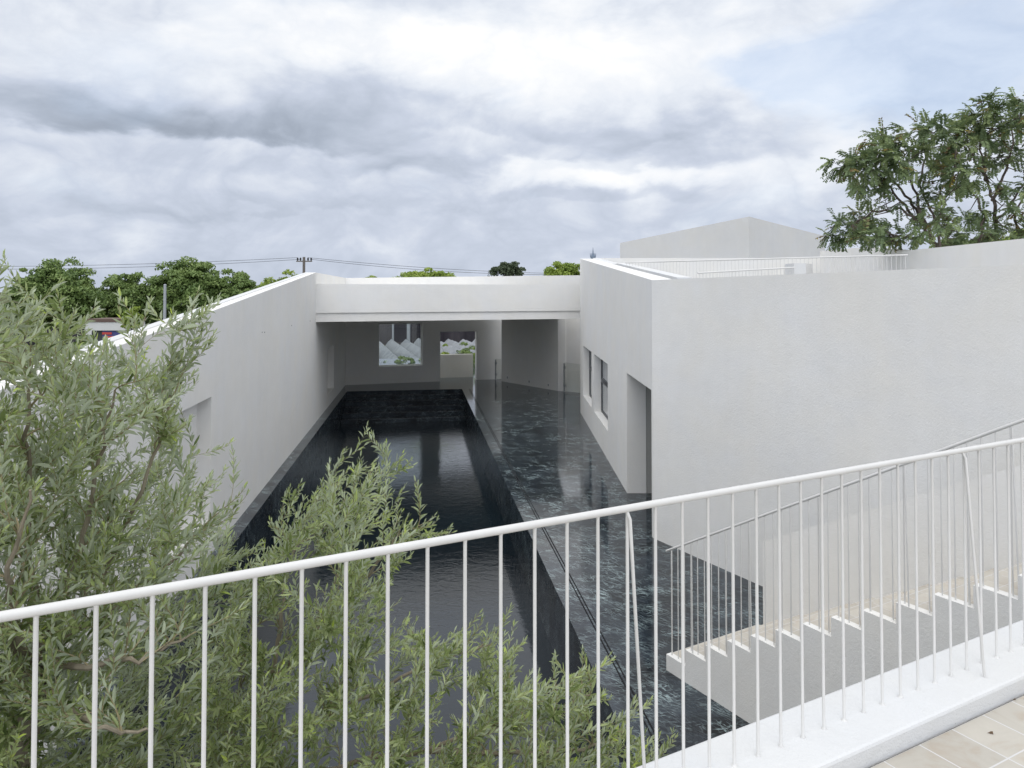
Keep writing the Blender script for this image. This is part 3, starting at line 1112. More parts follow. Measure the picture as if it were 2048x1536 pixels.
# stair railing
h1 = on_plane(1349, 1096, n_1 + e2 * 0.04, n_1 + e2 * 0.04 + e1)
zr0 = h1.z
s1 = along(n_1, n_1 + e1, h1)
h2 = on_plane(2048, 840, n_1 + e2 * 0.04, n_1 + e2 * 0.04 + e1)
ks = (h2.z - h1.z) / (along(n_1, n_1 + e1, h2) - s1)
srail = empty('stair_railing', sp(0, 0.04, RS), 'thin white stair railing standing on the saw toothed edge of the steps', 'railing')
hz = lambda s_: zr0 + ks * (s_ - s1)
MB().tube([sp(-0.03, 0.04, hz(-0.03)), sp(NS * TR, 0.04, hz(NS * TR))], 0.0125, 10).build('handrail', M_RAIL, srail, True)
bs = TR / 3
k = 0
s_ = 0.05
while s_ < NS * TR - 0.02:
    st_ = int(s_ / TR)
    zb0 = (st_ + 1) * RS + 0.006
    thick = 0.0055 if (k % 8) else 0.008
    MB().tube([sp(s_, 0.04, zb0), sp(s_, 0.04, hz(s_) - 0.01)], thick, 8).build('baluster', M_RAIL, srail, True)
    s_ += bs
    k += 1
    if k % 8 == 4:      # leaning stay
        MB().tube([sp(s_ - bs * 0.5, 0.012, (int((s_ - bs * .5) / TR) + 1) * RS + 0.006), sp(s_ - bs * 0.9, 0.04, hz(s_ - bs * .9) - 0.02)], 0.006, 8).build('stay', M_RAIL, srail, True)

# ------------------------------------------------------------------ viewing terrace with its railing
TZ = 2.55
CZ = H - (H - TZ) * 0.959
ci0, ci1 = on_z(1639, 1536, CZ), on_z(2048, 1350, CZ)
co0, co1 = on_z(1262, 1532, CZ), on_z(2048, 1238, CZ)
bb0, bb1 = on_z(1608, 1474, CZ), on_z(1993, 1314.7, CZ)
cd = ((ci1 - ci0).normalized() + (co1 - co0).normalized() + (bb1 - bb0).normalized()).normalized()
cn = Vector((-cd.y, cd.x, 0))            # outwards, away from the camera
ci = along(Vector((0, 0, 0)), cn, lerp(ci0, ci1, .5))
co = along(Vector((0, 0, 0)), cn, lerp(co0, co1, .5))
cb = along(Vector((0, 0, 0)), cn, lerp(bb0, bb1, .5))


def tp(s_, w, z):
    p = cd * s_ + cn * w
    return Vector((p.x, p.y, z))


SA, SB = -6.0, 7.5
tj = on_z(1767, 1522, TZ)
M_TILE = tile_mat('terrace_tile', (cd.x, cd.y), (0.46, 0.43, 0.375), (0.41, 0.335, 0.26), 0.20, (tj.x, tj.y))
fl = MB().prism([(p.x, p.y) for p in (tp(SA, -5, 0), tp(SB, -5, 0), tp(SB, ci - 0.012, 0), tp(SA, ci - 0.012, 0))], TZ - 0.25, TZ)
fl.build('terrace_floor', M_TILE)['kind'] = 'structure'
fl = MB().prism([(p.x, p.y) for p in (tp(SA, ci - 0.012, 0), tp(SB, ci - 0.012, 0), tp(SB, ci + 0.002, 0), tp(SA, ci + 0.002, 0))], TZ - 0.25, TZ - 0.010)
fl.build('terrace_gap', M_SOIL)['kind'] = 'structure'
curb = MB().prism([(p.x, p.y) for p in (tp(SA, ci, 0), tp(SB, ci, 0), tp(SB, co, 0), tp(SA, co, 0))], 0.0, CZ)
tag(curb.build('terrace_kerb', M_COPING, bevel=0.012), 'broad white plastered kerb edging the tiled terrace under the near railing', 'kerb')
tr_ = empty('terrace_railing', tp(0, cb, CZ), 'near white steel railing with round handrail crossing the whole view on the terrace kerb', 'railing')
pa0, pb0 = tp(0, cb, 0), tp(1, cb, 0)
zr = [on_plane(px, py, pa0, pb0).z for px, py in ((30, 1230), (600, 1132), (1100, 1045), (1600, 955), (2000, 887))]
RZ = sum(zr) / len(zr)
print('RAILZ', zr, 'curb', CZ)
MB().tube([tp(SA, cb, RZ), tp(SB, cb, RZ)], 0.0112, 14).build('handrail', M_RAIL, tr_, True)
sx = lambda px, py: along(Vector((0, 0, 0)), cd, on_plane(px, py, pa0, pb0))
s_a, s_b = sx(72, 1240), sx(1134, 1050)
BSP = (s_b - s_a) / 12
k = -4
while True:
    s_ = s_a + BSP * k
    if s_ > SB - 0.1:
        break
    MB().tube([tp(s_, cb, CZ), tp(s_, cb, CZ + 0.004), tp(s_, cb, CZ + 0.008), tp(s_, cb, RZ - 0.016), tp(s_, cb, RZ - 0.008)], [0.0095 * random.uniform(.85, 1.3), 0.0085, 0.0053, 0.0053, 0.0068], 10).build('baluster', M_RAIL, tr_, True)
    k += 1
print('BSP', BSP)
for px0, py0, px1, py1 in ((1255, 1022, 1290, 1560), (1925, 905, 1969, 1354)):
    top_ = sx(px0, py0)
    base = on_z(px1, py1, CZ)
    wb_ = along(Vector((0, 0, 0)), cn, base)
    sb_ = along(Vector((0, 0, 0)), cd, base)
    MB().tube([tp(sb_, wb_, CZ), tp(lerp(sb_, top_, .5), lerp(wb_, cb - 0.012, .5), lerp(CZ, RZ - 0.03, .5)), tp(top_, cb - 0.012, RZ - 0.03), tp(top_ - 0.004, cb, RZ - 0.006)], 0.0056, 10).build('stay', M_RAIL, tr_, True)


def dead_leaf(p, size, rot, lab):
    v, f = [], []
    for i in range(7):
        a = 2 * math.pi * i / 7
        r = size * (1.0 if i % 2 else 0.55) * random.uniform(.7, 1.1)
        v.append((p.x + r * math.cos(a + rot), p.y + r * 0.6 * math.sin(a + rot), p.z + 0.002 + random.uniform(0, size * .35)))
    v.append((p.x, p.y, p.z + 0.003))
    f = [(7, i, (i + 1) % 7) for i in range(7)]
    tag(mesh('fallen_leaf', v, f, M_DEADLEAF), lab, 'leaf')


dead_leaf(on_z(1982, 1467, TZ), 0.016, 0.4, 'dry brown curled leaf lying in the middle of a terrace tile')
dead_leaf(on_z(1908, 1449, TZ), 0.008, 1.4, 'tiny dark leaf scrap at the foot of the kerb')
dead_leaf(on_z(2029, 1400, TZ), 0.011, 2.0, 'small dark leaf beside the kerb near the frame edge')
dead_leaf(on_z(1579, 1268, 5 * RS + .01), 0.02, 2.0, 'dry brown leaf lying on a stair tread')


# ------------------------------------------------------------------ foliage builders
class Leaves:
    def __init__(self):
        self.v, self.f, self.t = [], [], []

    def leaf(self, p, d, nrm, L, w, tint, fold=0.25, bend=0.0):
        side = d.cross(nrm)
        if side.length < 1e-5:
            side = d.cross(Vector((0.3, 0.5, 0.8)))
        side.normalize()
        nn = side.cross(d).normalized()
        b = len(self.v)
        h = nn * (w * fold)
        c1 = p + d * (L * 0.33) + nn * (bend * L * 0.10)
        c2 = p + d * (L * 0.70) + nn * (bend * L * 0.02)
        tip = p + d * L - nn * (bend * L * 0.18)
        self.v += [p, c1 + side * w + h, c2 + side * (w * 0.85) + h, tip, c2 - side * (w * 0.85) + h, c1 - side * w + h]
        self.f += [(b, b + 1, b + 2, b + 3), (b, b + 3, b + 4, b + 5)]
        self.t += [tint] * 6

    def quad(self, p, d, s, L, w, tint):
        b = len(self.v)
        self.v += [p - d * (L * .5), p + s * w, p + d * (L * .5), p - s * w]
        self.f.append((b, b + 1, b + 2, b + 3))
        self.t += [tint] * 4

    def build(self, name, mat, parent):
        o = mesh(name, self.v, self.f, mat, parent)
        at = o.data.attributes.new('tint', 'FLOAT', 'POINT')
        at.data.foreach_set('value', self.t)
        return o


def rv(rng):
    while True:
        v = Vector((rng.uniform(-1, 1), rng.uniform(-1, 1), rng.uniform(-1, 1)))
        if 0.05 < v.length < 1:
            return v.normalized()


def curve(p0, d0, p1, d1, n):
    """Hermite polyline"""
    L = (p1 - p0).length
    out = []
    for i in range(n + 1):
        t = i / n
        h00 = 2 * t ** 3 - 3 * t ** 2 + 1; h10 = t ** 3 - 2 * t ** 2 + t
        h01 = -2 * t ** 3 + 3 * t ** 2; h11 = t ** 3 - t ** 2
        out.append(p0 * h00 + d0 * (L * h10) + p1 * h01 + d1 * (L * h11))
    return out


def inside(poly, x, y):
    c = False
    j = len(poly) - 1
    for i in range(len(poly)):
        xi, yi = poly[i]; xj, yj = poly[j]
        if (yi > y) != (yj > y) and x < (xj - xi) * (y - yi) / (yj - yi) + xi:
            c = not c
        j = i
    return c


def olive(name_label, base, trunk_pts, limbs, tips, rng, leafL=0.055, pairs=16, up=0.75, lean=Vector((0.35, 0, 0))):
    """base: foot; trunk_pts: polyline of the trunk; limbs: list of polylines starting on the trunk; tips: (point, length) of the leafy shoots"""
    g = empty('olive_tree', base, name_label, 'tree')
    wood = MB()
    n = len(trunk_pts)
    wood.tube(trunk_pts, [lerp(0.085, 0.05, i / (n - 1)) * rng.uniform(.9, 1.15) for i in range(n)], 10)
    wood.build('trunk', M_BARK, g, True)
    br = MB()
    nodes = []
    for L in limbs:
        P = []
        for i in range(len(L) - 1):
            for k in range(6):
                P.append(lerp(L[i], L[i + 1], k / 6) + rv(rng) * 0.012)
        P.append(L[-1])
        r = [lerp(0.016, 0.004, i / (len(P) - 1)) for i in range(len(P))]
        br.tube(P, r, 7)
        nodes += [(p, (P[min(i + 1, len(P) - 1)] - P[max(i - 1, 0)]).normalized(), r[i]) for i, p in enumerate(P) if i > 3]
    tw = MB()
    lv = Leaves()
    tips = sorted(tips, key=lambda q: (q[0] - trunk_pts[-1]).length)
    for ti, (tip, L) in enumerate(tips):
        # nearest limb node below the tip
        best = min(nodes, key=lambda q: (q[0] - tip).length + max(0, q[0].z - tip.z + 0.08) * 0.9 + max(0, 0.22 - (q[0] - tip).length) * 3 + rng.uniform(0, .05))
        p0, d0, r0 = best
        out = (tip - p0)
        dist = out.length
        out = out / max(dist, 1e-4)
        sd = (out * 0.75 + Vector((0, 0, up)) + lean * rng.uniform(.2, 1.0) + rv(rng) * 0.42).normalized()
        P = curve(p0, (d0 * 0.5 + out).normalized() * 0.9, tip, sd * 0.8, 12)
        ln = [0]
        for i in range(12):
            ln.append(ln[-1] + (P[i + 1] - P[i]).length)
        tot = ln[-1]
        tw.tube(P, [lerp(min(0.0042, r0 * .8), 0.0010, min(1, i / 12)) for i in range(13)], 4, False)
        if tot < 0.9:
            nodes += [(P[i], (P[i + 1] - P[i]).normalized(), lerp(min(0.0042, r0 * .8), 0.0010, i / 12)) for i in (3, 6)]
        leafy = min(tot * 0.96, L)
        m_ = max(5, int(leafy / 0.0205))
        phase = rng.uniform(0, 3.14)
        young = rng.random() < 0.35
        shade = rng.gauss(0, 0.13)
        i = 0
        for k in range(m_):
            s_ = tot - leafy + leafy * (k + 0.6) / m_
            while i < 11 and ln[i + 1] < s_:
                i += 1
            t = (s_ - ln[i]) / max(1e-6, ln[i + 1] - ln[i])
            p = lerp(P[i], P[i + 1], min(1, t))
            d = (P[i + 1] - P[i]).normalized()
            f = k / m_
            s1_ = d.cross(Vector((0.2, 0.3, 0.9))).normalized()
            s2_ = d.cross(s1_)
            ang = phase + (k % 2) * 1.57 + rng.uniform(-.35, .35)
            sv = s1_ * math.cos(ang) + s2_ * math.sin(ang)
            for sg in (1, -1):
                if rng.random() < 0.10:
                    continue
                spread = lerp(0.95, 0.35, f) + rng.uniform(-.15, .2)
                ld = (d + sv * sg * spread + rv(rng) * 0.15).normalized()
                nr = (d * 0.9 + Vector((0, 0, 0.6)) - sv * sg * 0.3 + rv(rng) * 0.45).normalized()
                sz = leafL * lerp(1.08, 0.62, f ** 1.6) * rng.uniform(.55, 1.3)
                tint = 0.36 + shade + rng.gauss(0, 0.16) + (0.40 * f * f if young else 0.12 * f)
                lv.leaf(p, ld, nr, sz, sz * rng.uniform(.09, .13), min(0.999, max(0, tint)), 0.3, rng.uniform(-.6, 1.0))
        if ti % 1 == 0:
            lv.leaf(tip, sd, rv(rng), leafL * 0.6, leafL * 0.07, min(.999, 0.6 + rng.uniform(0, .35)))
    br.build('limbs', M_BARK, g, True)
    tw.build('twigs', M_TWIG, g, True)
    lv.build('foliage', M_OLIVE, g)
    print(name_label, 'leaves', len(lv.f) // 2)
    return g


def scatter_tips(poly, n, depth, rng, holes=(), Lr=(0.28, 0.5)):
    xs = [p[0] for p in poly]; ys = [p[1] for p in poly]
    out = []
    while len(out) < n:
        x, y = rng.uniform(min(xs), max(xs)), rng.uniform(min(ys), max(ys))
        if not inside(poly, x, y):
            continue
        if any(((x - h[0]) / h[2]) ** 2 + ((y - h[1]) / h[3]) ** 2 < 1 for h in holes) and rng.random() < 0.85:
            continue
        Y0, Y1 = depth(x, y)
        out.append((on_y(x, y, rng.uniform(Y0, Y1)), rng.uniform(*Lr)))
    return out


rng = random.Random(11)
# the large olive at the left, close behind the railing
polyL = [(-260, 640), (-60, 560), (20, 590), (70, 600), (140, 650), (200, 660), (290, 690), (340, 690), (400, 660), (395, 720), (360, 770), (385, 850), (395, 920),
         (440, 960), (445, 1020), (500, 1090), (515, 1160), (500, 1230), (480, 1330), (440, 1440), (420, 1600), (-260, 1600)]
dL = lambda x, y: (2.35 + max(0, x) * 0.0016, 3.5 + max(0, x) * 0.0022)
tipsL = scatter_tips(polyL, 2050, dL, rng, (), (0.22, 0.42))
for (x, y, Y) in [(8, 515, 2.5), (20, 560, 2.6), (115, 570, 2.7), (60, 590, 2.6), (190, 610, 2.8), (240, 592, 2.9), (300, 605, 3.0), (396, 582, 3.2), (420, 605, 3.2), (436, 596, 3.25), (428, 668, 3.2), (415, 640, 3.2),
                  (390, 745, 3.3), (385, 720, 3.2), (460, 885, 3.6), (448, 940, 3.5), (470, 1010, 3.7), (490, 975, 3.7), (520, 1085, 3.8), (150, 620, 2.7), (85, 640, 2.5), (270, 640, 2.9), (345, 625, 3.1), (380, 610, 3.2), (405, 650, 3.1),
                  (375, 700, 3.1), (350, 720, 3.2), (360, 680, 3.1)]:
    for q in range(2):
        tipsL.append((on_y(x + rng.uniform(-6, 6) * q, y + 14 * q, Y + rng.uniform(-.1, .1)), rng.uniform(.2, .34)))
tb = Vector((-2.15, 2.95, 0.1))
fork = on_y(70, 1330, 2.95)
trunk = [tb, lerp(tb, fork, .35) + Vector((0.04, 0.03, 0)), lerp(tb, fork, .7) + Vector((-.03, 0, 0)), fork]
lim = []
for path in ([(70, 1330, 2.95), (60, 1100, 2.9), (50, 900, 2.8), (60, 740, 2.7)],
             [(70, 1330, 2.95), (150, 1130, 3.0), (190, 950, 3.0), (230, 780, 2.95)],
             [(75, 1300, 2.95), (200, 1150, 3.1), (290, 980, 3.15), (340, 790, 3.15)],
             [(75, 1300, 2.95), (180, 1250, 3.2), (320, 1150, 3.4), (420, 1040, 3.55)],
             [(70, 1320, 2.95), (160, 1330, 2.8), (280, 1320, 2.8), (380, 1270, 3.0)],
             [(60, 1330, 2.95), (-60, 1150, 2.7), (-120, 950, 2.6), (-150, 780, 2.5)],
             [(65, 1330, 2.95), (30, 1250, 2.6), (20, 1130, 2.45), (60, 980, 2.4)],
             [(70, 1350, 2.95), (130, 1420, 2.7), (210, 1460, 2.6), (300, 1460, 2.7)],
             [(60, 1330, 2.95), (-40, 1400, 2.6), (-90, 1450, 2.5), (-150, 1460, 2.4)]):
    lim.append([on_y(*q) for q in path])
olive('large grey green olive tree filling the lower left corner behind the near railing', tb, trunk, lim, tipsL, rng, 0.053)

# the lower olive in the middle, over the near end of the pool
rng = random.Random(23)
polyC = [(470, 1140), (520, 1080), (545, 1050), (600, 985), (650, 960), (690, 930), (735, 900), (800, 930), (815, 965), (790, 1010), (840, 1050), (880, 1060), (830, 1110), (790, 1150),
         (790, 1200), (850, 1250), (960, 1255), (1030, 1250), (1040, 1300), (1000, 1330), (1060, 1340), (1150, 1335), (1200, 1350), (1235, 1430), (1330, 1470), (1330, 1620), (400, 1620), (380, 1400), (430, 1250)]
dC = lambda x, y: (3.0 + 0.0006 * max(0, 1500 - y), 4.1 + 0.0012 * max(0, 1500 - y))
tipsC = scatter_tips(polyC, 1250, dC, rng, ((640, 1130, 50, 40), (900, 1390, 60, 45), (560, 1240, 60, 40), (700, 1480, 60, 50), (800, 1330, 60, 30)), (0.22, 0.42))
for (x, y, Y) in [(735, 850, 4.4), (745, 868, 4.4), (772, 885, 4.4), (822, 920, 4.3), (806, 905, 4.3), (660, 925, 4.3), (678, 955, 4.3), (602, 965, 4.4), (580, 975, 4.4), (690, 900, 4.4), (630, 990, 4.4),
                  (830, 960, 4.3), (870, 1030, 4.3), (900, 1055, 4.3), (850, 1045, 4.3), (540, 1040, 4.4), (1020, 1215, 4.0), (1050, 1280, 4.0), (960, 1225, 4.0), (1165, 1300, 3.9), (1220, 1310, 3.9), (1195, 1330, 3.9), (1110, 1310, 3.9),
                  (1300, 1400, 3.8), (1345, 1465, 3.7), (1270, 1400, 3.8)]:
    for q in range(2):
        tipsC.append((on_y(x + rng.uniform(-6, 6) * q, y + 10 * q, Y + rng.uniform(-.12, .12)), rng.uniform(.2, .34)))
tb = Vector((-1.55, 4.35, 0.1))
fork = on_y(420, 1540, 4.2)
trunk = [tb, lerp(tb, fork, .4) + Vector((0.03, 0.02, 0)), fork]
lim = []
for path in ([(420, 1540, 4.2), (500, 1420, 4.2), (580, 1320, 4.25), (660, 1200, 4.3), (700, 1060, 4.4)],
             [(540, 1370, 4.2), (560, 1260, 4.3), (575, 1150, 4.4), (600, 1060, 4.4)],
             [(600, 1295, 4.25), (700, 1200, 4.3), (760, 1120, 4.3), (800, 1060, 4.3)],
             [(420, 1540, 4.2), (560, 1480, 4.0), (720, 1400, 3.9), (880, 1320, 3.95), (980, 1290, 4.0)],
             [(420, 1540, 4.2), (640, 1540, 3.8), (850, 1500, 3.7), (1050, 1440, 3.7), (1180, 1390, 3.8)],
             [(850, 1500, 3.7), (1000, 1510, 3.6), (1150, 1500, 3.6), (1260, 1470, 3.7)],
             [(420, 1540, 4.2), (470, 1420, 4.1), (490, 1300, 4.1), (520, 1190, 4.2)],
             [(640, 1540, 3.8), (760, 1560, 3.5), (900, 1570, 3.4), (1050, 1560, 3.4)]):
    lim.append([on_y(*q) for q in path])
olive('smaller olive tree spreading over the near end of the pool behind the railing', tb, trunk, lim, tipsC, rng, 0.052)


# ------------------------------------------------------------------ feathery trees at the right
def pinnate_tree(label, base, stems, clusters, rng, group=None, nleaf=24):
    g = empty('feathery_tree', base, label, 'tree', group)
    tk = MB()
    nodes = []
    zmin = on_y(1800, 482, base.y).z
    for si, L in enumerate(stems):
        P = []
        for i in range(len(L) - 1):
            for k in range(5):
                P.append(lerp(L[i], L[i + 1], k / 5) + rv(rng) * 0.035)
        P.append(L[-1])
        r0 = 0.062 if si == 0 else 0.042
        r = [lerp(r0, 0.014, (i / (len(P) - 1)) ** 0.8) for i in range(len(P))]
        tk.tube(P, r, 8)
        nodes += [(p, r[i]) for i, p in enumerate(P) if i > 2]
    lv = Leaves()
    tw = tk
    for (c, rad, nl) in clusters:
        for q in range(nl):
            tip = c + rv(rng) * (rad * rng.random() ** 0.5)
            best = min(nodes, key=lambda w: (w[0] - c).length + rng.uniform(0, .5))
            if q % 3 == 0:
                mid = lerp(best[0], tip, .5) + rv(rng) * 0.10 - Vector((0, 0, .05))
                tw.tube([best[0], mid, tip], [min(0.016, best[1]), 0.010, 0.004], 5, False)
            for z in range(4):
                outd = (tip - c) * 0.8 / max(rad, .1) + rv(rng) * 0.8 + Vector((-0.25, 0, 0.02))
                d = outd.normalized()
                L = rng.uniform(.24, .42)
                droop = rng.uniform(.3, .9)
                m_ = 9
                tint0 = rng.uniform(0.1, 0.75)
                if rng.random() < 0.07:
                    tint0 = rng.uniform(.86, .97)
                if tip.z < zmin:
                    continue
                p = tip.copy()
                for k in range(m_):
                    d = (d + Vector((0, 0, -droop / m_))).normalized()
                    p = p + d * (L / m_)
                    sd = d.cross(Vector((0, 0, 1)))
                    if sd.length < 1e-3:
                        sd = Vector((1, 0, 0))
                    sd.normalize()
                    upv = sd.cross(d)
                    for sg in (1, -1):
                        ld = (sd * sg + d * 0.55 - upv * rng.uniform(.0, .5) + rv(rng) * .15).normalized()
                        lv.leaf(p, ld, upv + rv(rng) * .25, rng.uniform(.075, .115), 0.019, min(.999, max(0, tint0 + rng.gauss(0, .06))), .15, .4)
    tk.build('trunk', M_BARK2, g, True)
    lv.build('foliage', M_PINNATE, g)
    print(label, len(lv.f) // 2)


def cl(lst, Y, rng, sp_=0.9, k=F):
    return [(on_y(x, y + 14, Y + rng.uniform(-sp_, sp_)), r * Y / F, n) for x, y, r, n in lst]


rng = random.Random(5)
YA = 17.5
stA = [[(1874, 560), (1870, 490), (1852, 452), (1818, 400), (1775, 352), (1715, 325)],
       [(1880, 560), (1878, 490), (1866, 430), (1842, 370), (1852, 300), (1845, 255)],
       [(1868, 480), (1840, 445), (1800, 418), (1745, 425), (1705, 450)],
       [(1866, 484), (1835, 476), (1800, 474), (1762, 484)],
       [(1840, 440), (1838, 400), (1810, 345), (1790, 285)],
       [(1872, 450), (1890, 400), (1905, 350), (1910, 300)],
       [(1845, 448), (1825, 430), (1790, 385), (1740, 340), (1700, 310)],
       [(1812, 508), (1795, 490), (1772, 462)]]
clA = [(1672, 452, 26, 8), (1700, 436, 34, 11), (1742, 415, 36, 11), (1762, 450, 30, 11), (1790, 462, 28, 11), (1715, 466, 24, 8), (1692, 305, 26, 10), (1715, 325, 34, 12), (1745, 300, 36, 12), (1790, 275, 34, 13),
       (1830, 258, 34, 13), (1870, 252, 34, 13), (1735, 350, 30, 7), (1800, 320, 38, 10), (1848, 312, 36, 9), (1895, 290, 34, 11), (1905, 340, 34, 11), (1885, 372, 30, 6), (1780, 380, 34, 6), (1840, 400, 26, 4), (1925, 330, 28, 10),
       (1758, 255, 20, 5), (1790, 300, 30, 9), (1905, 255, 26, 8), (1900, 425, 24, 5), (1740, 462, 20, 6), (1900, 452, 26, 7), (1850, 462, 22, 5), (1925, 462, 26, 8), (1880, 425, 24, 5), (1830, 440, 22, 4)]
pinnate_tree('feathery leaved tree with several leaning stems, its crown reaching left over the white wall', on_y(1874, 560, YA),
             [[on_y(x, y, YA + rng.uniform(-.4, .4)) for x, y in s_] for s_ in stA], cl(clA, YA, rng), rng)
YB = 18.5
stB = [[(1992, 560), (1990, 480), (1988, 410), (1975, 360), (1962, 300), (1972, 225)],
       [(1988, 400), (2005, 355), (2022, 300), (2030, 235)],
       [(1978, 365), (1952, 330), (1935, 290)],
       [(1990, 440), (2015, 420), (2040, 380), (2075, 320)],
       [(2040, 560), (2042, 480), (2030, 430), (2060, 370), (2080, 290)],
       [(1955, 560), (1958, 480), (1968, 430), (1950, 390), (1935, 360)]]
clB = [(1965, 200, 26, 11), (1955, 232, 32, 12), (1990, 240, 34, 11), (2030, 225, 32, 11), (2050, 205, 34, 12), (2085, 220, 40, 12), (1930, 265, 32, 11), (1965, 285, 36, 10), (2005, 290, 36, 9), (2050, 280, 40, 10), (2095, 300, 44, 10),
       (1940, 330, 32, 8), (1990, 340, 32, 6), (2045, 345, 34, 7), (2090, 390, 44, 9), (1935, 430, 30, 8), (1960, 400, 26, 5), (2020, 385, 30, 5), (2060, 430, 40, 9), (1975, 452, 28, 8), (2025, 452, 30, 9), (2075, 450, 36, 10), (1945, 455, 26, 7)]
pinnate_tree('tall feathery leaved tree with upright bare stems at the edge of the frame', on_y(1992, 560, YB),
             [[on_y(x, y, YB + rng.uniform(-.4, .4)) for x, y in s_] for s_ in stB], cl(clB, YB, rng), rng)


# ------------------------------------------------------------------ round trees, shrubs
def crown_tree(name, label, c, rx, ry, rz_, base_z, mat, rng, nclump=60, per=110, leaf=0.16, clump=0.3, cat='tree', group=None, trunk_r=0.18):
    g = empty(name, (c.x, c.y, base_z), label, cat, group)
    lv = Leaves()
    for i in range(nclump):
        d = rv(rng)
        if d.z < -0.5:
            d.z *= -0.6
        k = rng.uniform(.45, 0.92)
        cc = c + Vector((d.x * rx, d.y * ry, d.z * rz_)) * k
        cr_ = clump * rng.uniform(.7, 1.3) * min(rx, rz_)
        t0 = rng.gauss(0.5, 0.13)
        for j in range(per):
            q = rv(rng)
            if q.z < -0.2:
                q.z *= -1
            p = cc + Vector((q.x, q.y, q.z * 0.75)) * (cr_ * rng.uniform(.55, 1.05))
            a = (q + rv(rng) * 0.9).normalized()
            s1_ = a.cross(rv(rng)).normalized()
            s2_ = a.cross(s1_)
            lv.quad(p, s1_, s2_, leaf * rng.uniform(.7, 1.3), leaf * 0.33, min(.999, max(0, t0 + rng.gauss(0, .14))))
    lv.build('crown', mat, g)
    tk = MB()
    tk.tube([(c.x, c.y, base_z), (c.x + .1, c.y, (base_z + c.z - rz_ * .3) / 2), (c.x, c.y, c.z - rz_ * 0.2)], [trunk_r, trunk_r * .8, trunk_r * .6], 8)
    for k in range(5):
        d = rv(rng); d.z = abs(d.z) + .4; d.normalize()
        tk.tube([(c.x, c.y, c.z - rz_ * .4), c + Vector((d.x * rx, d.y * ry, d.z * rz_)) * .75], [trunk_r * .5, trunk_r * .15], 6)
    tk.build('trunk', M_BARK2, g, True)
    return g


rng = random.Random(77)


def px_tree(name, label, x, ytop, ybot, halfw, Y, mat, **kw):
    top = on_y(x, ytop, Y); bot = on_y(x, ybot, Y)
    c = (top + bot) / 2
    rzz = (top.z - bot.z) / 2
    rxx = halfw * Y / F
    return crown_tree(name, label, c, rxx, rxx * 0.8, rzz, GZ, mat, rng, **kw)


px_tree('shade_tree', 'dark round crowned tree beyond the wall at the far left', 118, 517, 720, 84, 52, M_BROADLEAF, nclump=320, per=120, leaf=0.21, clump=0.20)
px_tree('shade_tree', 'small dark tree tucked against the round tree at the frame edge', 44, 530, 700, 34, 50, M_BROADLEAF, nclump=110, per=120, leaf=0.21, clump=0.26)
px_tree('shade_tree', 'low green tree between the dark round tree and the broad tallest one', 252, 540, 700, 62, 56, M_BROADLEAF, nclump=190, per=120, leaf=0.22, clump=0.22)
px_tree('shade_tree', 'broad mid green tree standing behind the thin grey post, tallest of the row', 372, 516, 700, 86, 57, M_BROADLEAF, nclump=340, per=120, leaf=0.22, clump=0.19)
px_tree('shade_tree', 'mid green tree whose crown ends just above the sloping wall top', 462, 536, 690, 56, 58, M_BROADLEAF, nclump=170, per=120, leaf=0.22, clump=0.22)
px_tree('lime_tree', 'yellow green tree showing over the wall beside the utility pole', 556, 534, 660, 54, 60, M_LIMELEAF, nclump=80, per=100, leaf=0.22, clump=0.24)
px_tree('lime_tree', 'wide yellow green tree rising above the pavilion parapet', 852, 534, 610, 78, 58, M_LIMELEAF, nclump=110, per=100, leaf=0.2, clump=0.3)
px_tree('shade_tree', 'grey green tree with loose crown peeping over the parapet', 1018, 517, 590, 38, 60, M_GREYLEAF, nclump=60, per=70, leaf=0.22, clump=0.26)
px_tree('shade_tree', 'green tree just left of the house top, above the parapet', 1130, 523, 600, 46, 58, M_LIMELEAF, nclump=80, per=100, leaf=0.2, clump=0.28)
px_tree('lime_tree', 'tiny yellow green treetop showing over the parapet by its bent corner', 745, 544, 600, 16, 60, M_LIMELEAF, nclump=24, per=70, leaf=0.2, clump=0.4)
for x, y, hw, Y, lab in ((1900, 478, 42, 20, 'low dark shrub behind the garden wall under the leaning stems'), (1968, 470, 40, 20.5, 'low dark shrub behind the garden wall at the foot of the upright stems'),
                         (2040, 462, 46, 21, 'low yellowish shrub behind the garden wall at the frame edge'), (1740, 494, 26, 34, 'low shrub just showing over the far garden wall')):
    px_tree('shrub', lab, x, y, y + 70, hw, Y, M_BROADLEAF if Y != 21 else M_LIMELEAF, nclump=40, per=90, leaf=0.10, clump=0.34, cat='shrub', trunk_r=0.05)
for x, y, yb, hw, Y, lab in ((932, 682, 770, 24, 42, 'small leafy bush outside the far doorway in front of the white tunnels'), (890, 688, 760, 13, 43, 'rounded light green bush at the edge of the far doorway'),
                             (958, 676, 770, 16, 43, 'leafy bush partly hidden by the far doorway jamb'), (800, 715, 762, 75, 44, 'low scrubby hedge below the far window')):
    px_tree('bush', lab, x, y, yb, hw, Y, M_BROADLEAF if Y != 43 else M_LIMELEAF, nclump=36, per=60, leaf=0.12, clump=0.35, cat='bush', trunk_r=0.04)
px_tree('leafy_shrub', 'dark leafy shrub beside the shop roof behind the olive branches', 172, 668, 730, 22, 30, M_BROADLEAF, nclump=60, per=90, leaf=0.14, clump=0.3, cat='shrub', trunk_r=0.06)
px_tree('leafy_shrub', 'light green shrub against the wall foot below the thin grey post', 264, 606, 690, 22, 40, M_LIMELEAF, nclump=50, per=80, leaf=0.15, clump=0.3, cat='shrub', trunk_r=0.06)

